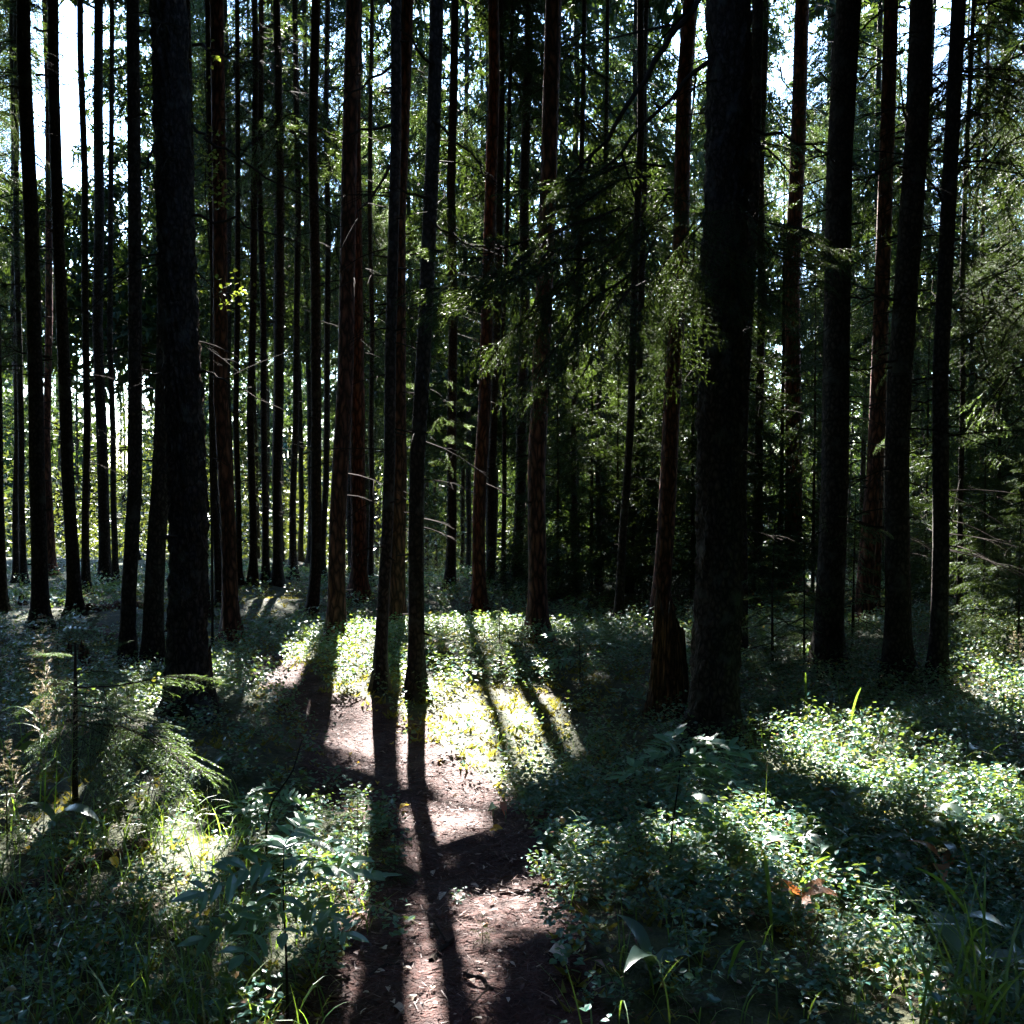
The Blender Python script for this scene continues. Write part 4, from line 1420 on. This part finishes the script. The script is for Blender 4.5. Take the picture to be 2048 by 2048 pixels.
F1 = TREES['f1'][0]
limb(F1, [at(1466, -120, 6.1), at(1400, 0, 5.9), at(1330, 90, 5.8), at(1250, 215, 5.7), at(1172, 345, 5.7)], .022, .009, 'limb', 5)
limb(F1, [at(1462, 60, 6.1), at(1395, 140, 5.8), at(1290, 250, 5.6), at(1190, 350, 5.5)], .016, .007, 'limb', 6)
limb(F1, [at(1462, 255, 6.1), at(1560, 265, 5.9), at(1640, 300, 5.8), at(1690, 340, 5.8)], .012, .003, 'dead_branch', 5)
limb(F1, [at(1460, 270, 6.1), at(1540, 300, 5.9), at(1610, 380, 5.8)], .010, .003, 'dead_branch', 3)
HANG = [((1330, 330), (1000, 350)), ((1300, 350), (1020, 430)), ((1250, 410), (925, 470)), ((1210, 470), (810, 520)), ((1190, 520), (815, 565)), ((1250, 500), (895, 630)), ((1290, 520), (960, 700)), ((1290, 560), (1000, 810)),
        ((1350, 420), (1150, 570)), ((1390, 440), (1190, 650)), ((1400, 500), (1270, 730)), ((1160, 520), (1030, 720)), ((1300, 420), (1080, 540)), ((1180, 350), (1090, 380)), ((1240, 330), (1130, 330)), ((1330, 470), (1120, 690)),
        ((1420, 420), (1300, 520)), ((1100, 500), (900, 560)), ((1060, 480), (880, 500)), ((1340, 380), (1250, 480)), ((1280, 600), (1170, 760)), ((1130, 560), (940, 690)), ((1000, 500), (860, 540)),
        ((1470, 420), (1340, 400)), ((1480, 430), (1700, 452)), ((1490, 470), (1660, 520)), ((1480, 500), (1610, 630)), ((1440, 500), (1500, 640)), ((1420, 460), (1400, 620)), ((1560, 440), (1690, 440)), ((1450, 390), (1540, 470))]
for (a, b) in HANG:
    ya = 5.75 - bo.uniform(0, .5)
    L = math.hypot(a[0] - b[0], a[1] - b[1])
    bough(F1, at(a[0], a[1], ya), at(b[0], b[1], ya + bo.uniform(-.35, .5)), 'fine', 1.0 if L > 220 else 1.3)


def sprays(key, items, y, lod='near', young_or_lit=1):
    root, B, cx, rz = TREES[key]
    for (u0, v0, u1, v1) in items:
        bough(root, at(u0, v0, y), at(u1, v1, y + bo.uniform(-.4, .2)), lod, 1.25, young_or_lit)


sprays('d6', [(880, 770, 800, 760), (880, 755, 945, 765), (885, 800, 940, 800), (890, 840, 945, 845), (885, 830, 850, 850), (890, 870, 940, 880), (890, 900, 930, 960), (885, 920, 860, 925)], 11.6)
sprays('f8', [(1785, 660, 1690, 715), (1785, 690, 1700, 700), (1790, 700, 1740, 775), (1790, 840, 1740, 905), (1785, 700, 1755, 790)], 8.1)
sprays('g3', [(2060, 830, 1925, 870), (2060, 840, 1990, 880), (2060, 600, 1960, 700), (2060, 500, 1950, 560), (2060, 350, 1960, 420), (2060, 150, 1930, 260), (2060, 60, 1960, 180), (2060, 260, 1900, 330), (2060, 720, 1940, 800), (2060, 1000, 1950, 1060)], 8.2)
sprays('f5', [(1640, 1030, 1660, 1060), (1700, 1040, 1780, 1050), (1690, 1060, 1740, 1075)], 7.4)
def hanging(key, y, n, cu, cv, ru, rv, lpx, lod='near', young_or_lit=0):
    """boughs of one tree round (cu, cv): each leaves the trunk side and hangs outwards and down"""
    root, B, cx, rz = TREES[key]
    for _ in range(int(n * 1.6)):
        a_ = bo.uniform(0, 6.28)
        q = math.sqrt(bo.random())
        u, v = cu + ru * q * math.cos(a_), cv + rv * q * math.sin(a_)
        axu = project((B + cx(max(.5, at(u, v, y)[2] - B[2])))[None])[0][0]
        sd = 1 if u > axu else -1
        L = lpx * bo.uniform(.6, 1.25)
        st = at(u, v, y + bo.uniform(-.5, .5))
        L_m = L / 2048 * y
        e = st + np.array([sd * L_m * bo.uniform(.45, 1), L_m * bo.normal(0, .45), -L_m * bo.uniform(.15, .75)])
        if sun_keep(st + np.linspace(.2, 1, 6)[:, None] * (e - st)).mean() < .8:
            continue
        bough(root, st, e, lod, 1.35, young_or_lit)


hanging('c5', 13.2, 46, 625, 190, 130, 150, 120, young_or_lit=1)
hanging('c4', 14.5, 30, 520, 230, 90, 200, 110)
hanging('d8', 14.0, 44, 1010, 110, 170, 130, 140)
hanging('e1', 13.5, 34, 1090, 330, 130, 160, 140)
hanging('d2', 14.5, 30, 760, 130, 110, 140, 120)
hanging('c7', 14.5, 30, 700, 560, 120, 200, 100)
hanging('f2', 10.5, 30, 1530, 380, 110, 300, 150)
hanging('c5', 13.6, 16, 560, 60, 90, 90, 120)
hanging('c7', 15.5, 26, 690, 420, 80, 160, 95)
hanging('d6', 15.2, 70, 860, 300, 150, 190, 95, young_or_lit=1)
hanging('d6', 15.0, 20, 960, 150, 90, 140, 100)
hanging('e3', 15.0, 34, 1170, 200, 130, 170, 110, young_or_lit=1)
hanging('e4', 13.5, 26, 1240, 520, 90, 170, 110)
hanging('e4', 15.0, 40, 1200, 780, 130, 190, 110)
hanging('f3', 14.0, 46, 1560, 230, 110, 230, 120, young_or_lit=1)
hanging('f3', 14.5, 26, 1540, 620, 90, 170, 110)
hanging('g1', 9.5, 40, 1985, 420, 90, 330, 160)
hanging('g3', 8.6, 34, 2010, 800, 80, 330, 160)
hanging('g3', 8.6, 22, 1990, 150, 110, 160, 170)
hanging('f7', 14.0, 20, 1830, 420, 70, 300, 100)
hanging('a1', 14.0, 20, 30, 420, 60, 320, 90)
hanging('e1', 15.0, 26, 1050, 560, 80, 200, 100)
# long dead side branches that can be picked out
for key, L_ in (('b3', [[(385, 250), (430, 290), (530, 350), (640, 415), (700, 450)], [(385, 430), (470, 440), (560, 475), (660, 515)], [(395, 745), (450, 760), (530, 800)], [(310, 290), (290, 350), (268, 375)], [(345, 740), (300, 750), (255, 780)], [(385, 90), (450, 105), (510, 130)]]),
                ('f8', [[(1810, 15), (1760, 25), (1710, 60), (1690, 150)], [(1805, 105), (1745, 140), (1680, 190)], [(1800, 325), (1750, 345), (1712, 400)], [(1800, 600), (1740, 590), (1680, 600)], [(1795, 720), (1740, 735), (1690, 750)], [(1850, 400), (1800, 160), (1790, 140)], [(1850, 300), (1905, 305), (1960, 310)]]),
                ('f9', [[(1905, 430), (1840, 330), (1820, 300)], [(1900, 745), (1850, 760), (1820, 775)], [(1925, 745), (1960, 755), (1990, 780)], [(1925, 320), (1980, 322), (2030, 330)]]),
                ('d5', [[(868, 130), (810, 60), (800, 20)], [(865, 240), (960, 330), (1000, 380)], [(862, 440), (920, 480), (960, 500)], [(860, 400), (800, 380), (740, 370)]]),
                ('d3', [[(785, 130), (700, 190), (650, 260)], [(782, 250), (700, 270), (660, 280)], [(780, 330), (720, 420), (700, 480)]]),
                ('a4', [[(70, 55), (110, 65), (142, 70)], [(72, 150), (110, 155), (130, 170)], [(60, 180), (20, 170), (-10, 180)]]),
                ('a6', [[(100, 715), (30, 700), (-10, 690)], [(120, 730), (180, 760), (245, 780)]]),
                ('b1', [[(256, 960), (275, 970), (288, 1030)], [(252, 240), (280, 230), (305, 232)], [(258, 820), (290, 822), (303, 826)]])):
    root, B, cx, rz = TREES[key]
    for br_ in L_:
        y0 = B[1]
        limb(root, [at(u, v, y0 - .08 * i - .05) for i, (u, v) in enumerate(br_)], .004 + .0016 * y0 * .6, .002, 'dead_branch', 4)

# ---- young spruces
YS = {}
ys_ = np.random.default_rng(95)
for key, H, lod, nb, R in (('small', 1.0, 'near', 22, .42), ('small2', 1.0, 'near', 22, .5), ('tall', 4.0, 'mid', 64, .95), ('tall2', 4.0, 'mid', 60, 1.1), ('tall3', 4.0, 'mid', 56, .8)):
    mb, st = MB(), MB()
    tube(st, [(0, 0, -.05), (.01, 0, H * .5), (0, .01, H)], [.008 * H ** .7 + .004, .005 * H ** .7, .002], 6)
    for k in range(nb):
        f = (k + .5) / nb
        z = H * (.06 + .9 * f)
        az = k * 2.4 + ys_.normal(0, .3)
        L = R * (1 - f) ** .75 * ys_.uniform(.75, 1.1) + .05 * H ** .5
        put_bough(mb, ys_, np.array([0, 0, z]), np.array([math.cos(az) * L, math.sin(az) * L, z + L * ys_.uniform(-.25, .2)]), lod, 1.1, False, False)
    YS[key] = (mb.mesh('crown', [M_NEEDLE if key.startswith('tall') else M_NEEDLE2, M_TWIG]), st.mesh('trunk', M_TWIG), H)


def young(label, u, v, h, kind='tall', group=None):
    b = hit(u, v, ground_flat)
    b[2] = ground(b[0], b[1])
    t = thing('young_spruce', label, 'young spruce', b, group, ys_.uniform(0, 6.28))
    c, s_, H = YS[kind]
    for nm, me_ in (('crown', c), ('trunk', s_)):
        o = obj(nm, me_, t)
        o.scale = (h / H,) * 3


for a in [('low feathery young spruce between the thickest spruce and the broad dark spruce', 1545, 1345, 1.25, 'small'), ('second low young spruce close to the foot of the broad dark spruce', 1608, 1352, 1.05, 'small2'),
          ('young spruce showing in the gap right of the broad dark spruce', 1705, 1290, 1.3, 'small'), ('tiny spruce seedling standing alone out on the bilberry slope', 1000, 1350, .55, 'small2'),
          ('tall thin young spruce in the shade right of the broad red pine', 1115, 1190, 3.6, 'tall'), ('taller young spruce filling the gloom between the slender spruces', 1182, 1184, 4.8, 'tall2'),
          ('young spruce behind the slim leaning spruce', 1235, 1186, 3.4, 'tall3'), ('young spruce behind the curved reddish pine', 1330, 1195, 4.2, 'tall'), ('young spruce just left of the thickest spruce, far back', 1385, 1188, 5.2, 'tall2'),
          ('young spruce far back, right of the thickest spruce', 1462, 1186, 5.4, 'tall'), ('young spruce half hidden by the far reddish pine', 1560, 1182, 5.8, 'tall3'), ('young spruce between the far reddish pine and the broad dark spruce', 1625, 1188, 4.2, 'tall2'),
          ('tall young spruce behind the upright dark spruce on the right', 1850, 1200, 4.4, 'tall'), ('low young spruce right of the last near trunk', 1965, 1300, 1.9, 'tall3'), ('sunlit young spruce at the right edge', 2036, 1345, 1.7, 'tall2'),
          ('tall dark young spruce in the right hand gloom', 1992, 1235, 4.6, 'tall2'), ('dense young spruce against the right edge, deep in shade', 2075, 1240, 5.5, 'tall'), ('dark young spruce right behind the last near trunk', 1935, 1196, 5.0, 'tall'),
          ('slender young spruce left of the slender pair by the broad red pine', 1058, 1178, 3.0, 'tall3'), ('small upright spruce seedling at the left verge of the path', 630, 1712, .27, 'small2'),
          ('low young spruce spreading light green fronds over the left verge', 715, 1745, .36, 'small'), ('ragged little spruce seedling in front of the spreading one', 790, 1760, .2, 'small2'),
          ('tiny spruce seedling growing in the path', 965, 1850, .12, 'small'), ('spruce seedling at the left edge of the photo', 15, 1720, .4, 'small')]:
    young(*a)

# the foreground spruce sapling
sb = hit(150, 1600)
sb[2] = ground(sb[0], sb[1])
SAP = thing('spruce_sapling', 'spruce sapling in the left foreground with light tipped spreading branches', 'sapling', sb)
mb = MB()
tube(mb, [np.array([0, 0, -.03]), at(150, 1500, sb[1]) - sb, at(151, 1400, sb[1]) - sb, at(150, 1285, sb[1]) - sb], [.014, .011, .009, .004], 7)
obj('trunk', mb.mesh('trunk', M_TWIG), SAP)
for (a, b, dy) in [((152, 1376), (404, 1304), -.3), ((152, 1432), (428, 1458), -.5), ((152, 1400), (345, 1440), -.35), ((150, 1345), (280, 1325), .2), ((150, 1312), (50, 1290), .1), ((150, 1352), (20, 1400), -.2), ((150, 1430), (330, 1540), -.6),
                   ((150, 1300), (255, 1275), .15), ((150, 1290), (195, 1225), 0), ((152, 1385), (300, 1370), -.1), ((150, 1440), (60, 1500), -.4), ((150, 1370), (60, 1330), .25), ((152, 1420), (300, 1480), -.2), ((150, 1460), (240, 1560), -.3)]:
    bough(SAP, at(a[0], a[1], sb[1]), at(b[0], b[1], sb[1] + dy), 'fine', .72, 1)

# ------------------------------------------------------------------ stumps, logs, twigs, fallen leaves
st_ = np.random.default_rng(101)


def stump(label, u, v, wpx, hpx, ragged=.25, slant=0.0, sides=40, lean=0.0):
    b = hit(u, v)
    b[2] = ground(b[0], b[1])
    r0, h = wpx / 4096 * b[1], hpx / 2048 * b[1]
    t = thing('tree_stump', label, 'stump', b)
    th = np.arange(sides) / sides * 2 * np.pi
    zs = np.linspace(0, 1, 22)
    prof = np.zeros(sides)
    for f in range(2, 9):
        prof += st_.normal(0, 1.0 / f) * np.sin(th * f + st_.uniform(0, 6.28))
    topz = h * (1 + ragged * (prof / 2 + st_.normal(0, .25, sides)) + slant * np.cos(th))
    rr = 1 + .06 * prof
    V = []
    for z in zs:
        R = r0 * rr * (1 - .32 * z) * (1 + .35 * math.exp(-z * h / .08)) * (1 + .05 * st_.normal(0, .5, sides))
        V.append(np.stack([np.cos(th) * R + lean * z * h, np.sin(th) * R, topz * z - .04 * (1 - z)], -1))
    V = np.concatenate(V)
    i = np.arange(21)[:, None] * sides
    j = np.arange(sides)[None]
    k = (j + 1) % sides
    mb = MB()
    mb.add(V, None, np.stack([i + j, i + k, i + sides + k, i + sides + j], -1).reshape(-1, 4))
    obj('bark_wall', mb.mesh('bark_wall', M_DEAD), t)
    rim = V[-sides:]
    c = rim.mean(0) - [0, 0, h * .16]
    W = np.concatenate([rim * [1, 1, 1], (rim - c) * [.5, .5, .4] + c + st_.normal(0, r0 * .06, (sides, 3)), c[None]])
    Q = np.stack([j[0], k[0], sides + k[0], sides + j[0]], -1)
    T = np.stack([sides + j[0], sides + k[0], np.full(sides, 2 * sides)], -1)
    mb = MB()
    mb.add(W, T, Q)
    obj('broken_top', mb.mesh('broken_top', M_DEAD), t)


stump('tall broken brown stump leaning on the left of the thickest spruce', 1338, 1424, 88, 195, .24, -.14, 64)
stump('dark broken stub hugging the right foot of the thick left spruce', 411, 1405, 34, 105, .15)
stump('taller one of two dark little stubs beside the far path', 540, 1268, 9, 26, .3, sides=14)
stump('shorter one of two dark little stubs beside the far path', 556, 1270, 8, 20, .3, sides=14)
stump('reddish broken stump left of the mid sized trunk, behind the sapling', 168, 1345, 26, 46, .45)
stump('narrow broken stump beside the sapling stem', 138, 1335, 16, 42, .4)
stump('small dark root stump at the far left among mossy ground', 45, 1212, 18, 22, .5)


def log(label, uvs, r, cat='log', name='fallen_log', forks=0, m=None):
    P = []
    for u, v in uvs:
        p = hit(u, v)
        P.append([p[0], p[1], float(ground(p[0], p[1])) + r * .7])
    P = np.array(P)
    n_ = 5 * (len(P) - 1) + 1
    F = np.stack([np.interp(np.linspace(0, len(P) - 1, n_), np.arange(len(P)), P[:, i]) for i in range(3)], 1)
    c = F[0].copy()
    F = F - c + st_.normal(0, r * .25, F.shape)
    mb = MB()
    tube(mb, F, np.linspace(r, r * .6, n_), 9 if r > .02 else 5)
    for k in range(forks):
        q = st_.integers(1, n_ - 1)
        d = norm(st_.normal(0, 1, 3) * [1, 1, .25]) * st_.uniform(.06, .2)
        tube(mb, [F[q], F[q] + d * .5, F[q] + d], [r * .45, r * .35, r * .2], 4)
    o = obj(name, mb.mesh(name, m or M_DEAD))
    o.location = tuple(c)
    o['label'] = label
    o['category'] = cat


log('thin brown fallen log at the left edge of the foreground', [(-30, 1812), (110, 1772), (215, 1725), (300, 1695)], .028, forks=4)
log('short weathered log lying on the ground left of the mid sized trunk', [(190, 1262), (240, 1290)], .05)
log('far mossy log on the ground at left', [(180, 1226), (300, 1218)], .06)
log('crooked dark stick lying across the lower path', [(925, 1912), (960, 1925), (985, 1945)], .009, 'stick', 'fallen_stick', 2, M_TWIG)
log('thick broken stick with a pale end on the path', [(860, 1895), (880, 1870), (905, 1850)], .011, 'stick', 'fallen_stick', 1, M_TWIG)
log('long thin twig arching from the bilberries onto the path', [(1000, 1760), (1060, 1770), (1110, 1755)], .005, 'twig', 'fallen_twig', 2, M_TWIG)
log('straight pale twig lying over the left verge of the path', [(680, 1800), (760, 1805), (840, 1822)], .004, 'twig', 'fallen_twig', 2, M_STRAW)
log('bent twig lying below the low young spruce at the verge', [(700, 1785), (745, 1768), (790, 1745)], .004, 'twig', 'fallen_twig', 2, M_TWIG)
log('thin twig slanting in the litter at the lower left of the path', [(735, 1930), (770, 1905), (800, 1900)], .004, 'twig', 'fallen_twig', 1, M_TWIG)
log('reddish bare stick standing low before the thick left spruce', [(372, 1460), (382, 1452)], .006, 'stick', 'fallen_stick', 0, M_DEAD)
log('dark twig in the litter at lower left beside the log', [(0, 1630), (60, 1655), (90, 1680)], .006, 'twig', 'fallen_twig', 2, M_TWIG)

FL = []
for k in range(5):
    V, Q = strip(.055, .030, 6, st_.uniform(5, 35), st_.uniform(-60, -20), st_.uniform(.1, .7), .2, .9, .8)
    mb = MB()
    mb.add(V, None, Q)
    FL.append((mb.mesh('fallen_leaf', M_PALE), mb.mesh('fallen_leaf', M_YELL), mb.mesh('fallen_leaf', M_RUST)))


def fallen(label, u, v, m, sc=1.0, group=None):
    b = hit(u, v)
    b[2] = ground(b[0], b[1]) + .012
    o = obj('fallen_leaf', FL[st_.integers(5)][m])
    o.location = tuple(b)
    o.rotation_euler = (st_.normal(0, .25), st_.normal(0, .25), st_.uniform(0, 6.28))
    o.scale = (sc,) * 3
    o['label'] = label
    o['category'] = 'fallen leaf'
    if group:
        o['group'] = group


fallen('large curled whitish leaf on the right side of the lower path', 1095, 1902, 0, 1.9)
fallen('yellowing leaf lying at the right edge of the path', 1005, 1642, 1, 1.3)
fallen('orange leaf at the bottom centre of the path', 962, 2042, 2, 1.0)
fallen('yellow leaf on the sunny part of the path by the shadow', 800, 1598, 1, 1.0)
fallen('pale leaf in the sun patch at the middle of the path', 905, 1768, 0, 1.6)
fallen('orange red leaf caught on the foreground spruce sapling', 175, 1470, 2, 1.0)
fallen('orange leaf lit up on the bilberries beyond the right sun patch', 1944, 1452, 2, 1.0)
fallen('small orange leaf near the rowan before the thickest spruce', 1380, 1627, 2, .9)
for k in range(46):
    u, v = st_.uniform(640, 1130), st_.uniform(1560, 2040)
    p = hit(u, v)
    if path_dist(p[0], p[1]) > .03:
        continue
    fallen('small dry pale leaf lying on the brown needle path', u, v, 0, st_.uniform(.4, .9), 'dry pale leaves on the path')
for k in range(34):
    u, v = st_.uniform(40, 480), st_.uniform(1620, 1900)
    fallen('small bright dry leaf on the littered ground at lower left', u, v, int(st_.integers(0, 3)), st_.uniform(.6, 1.1), 'dry leaves at lower left')
for k in range(26):
    u, v = st_.normal(870, 130), st_.normal(1450, 45)
    fallen('small yellow leaf on the moss of the sunny glade', u, v, 1, st_.uniform(.5, .9), 'yellow leaves in the glade')
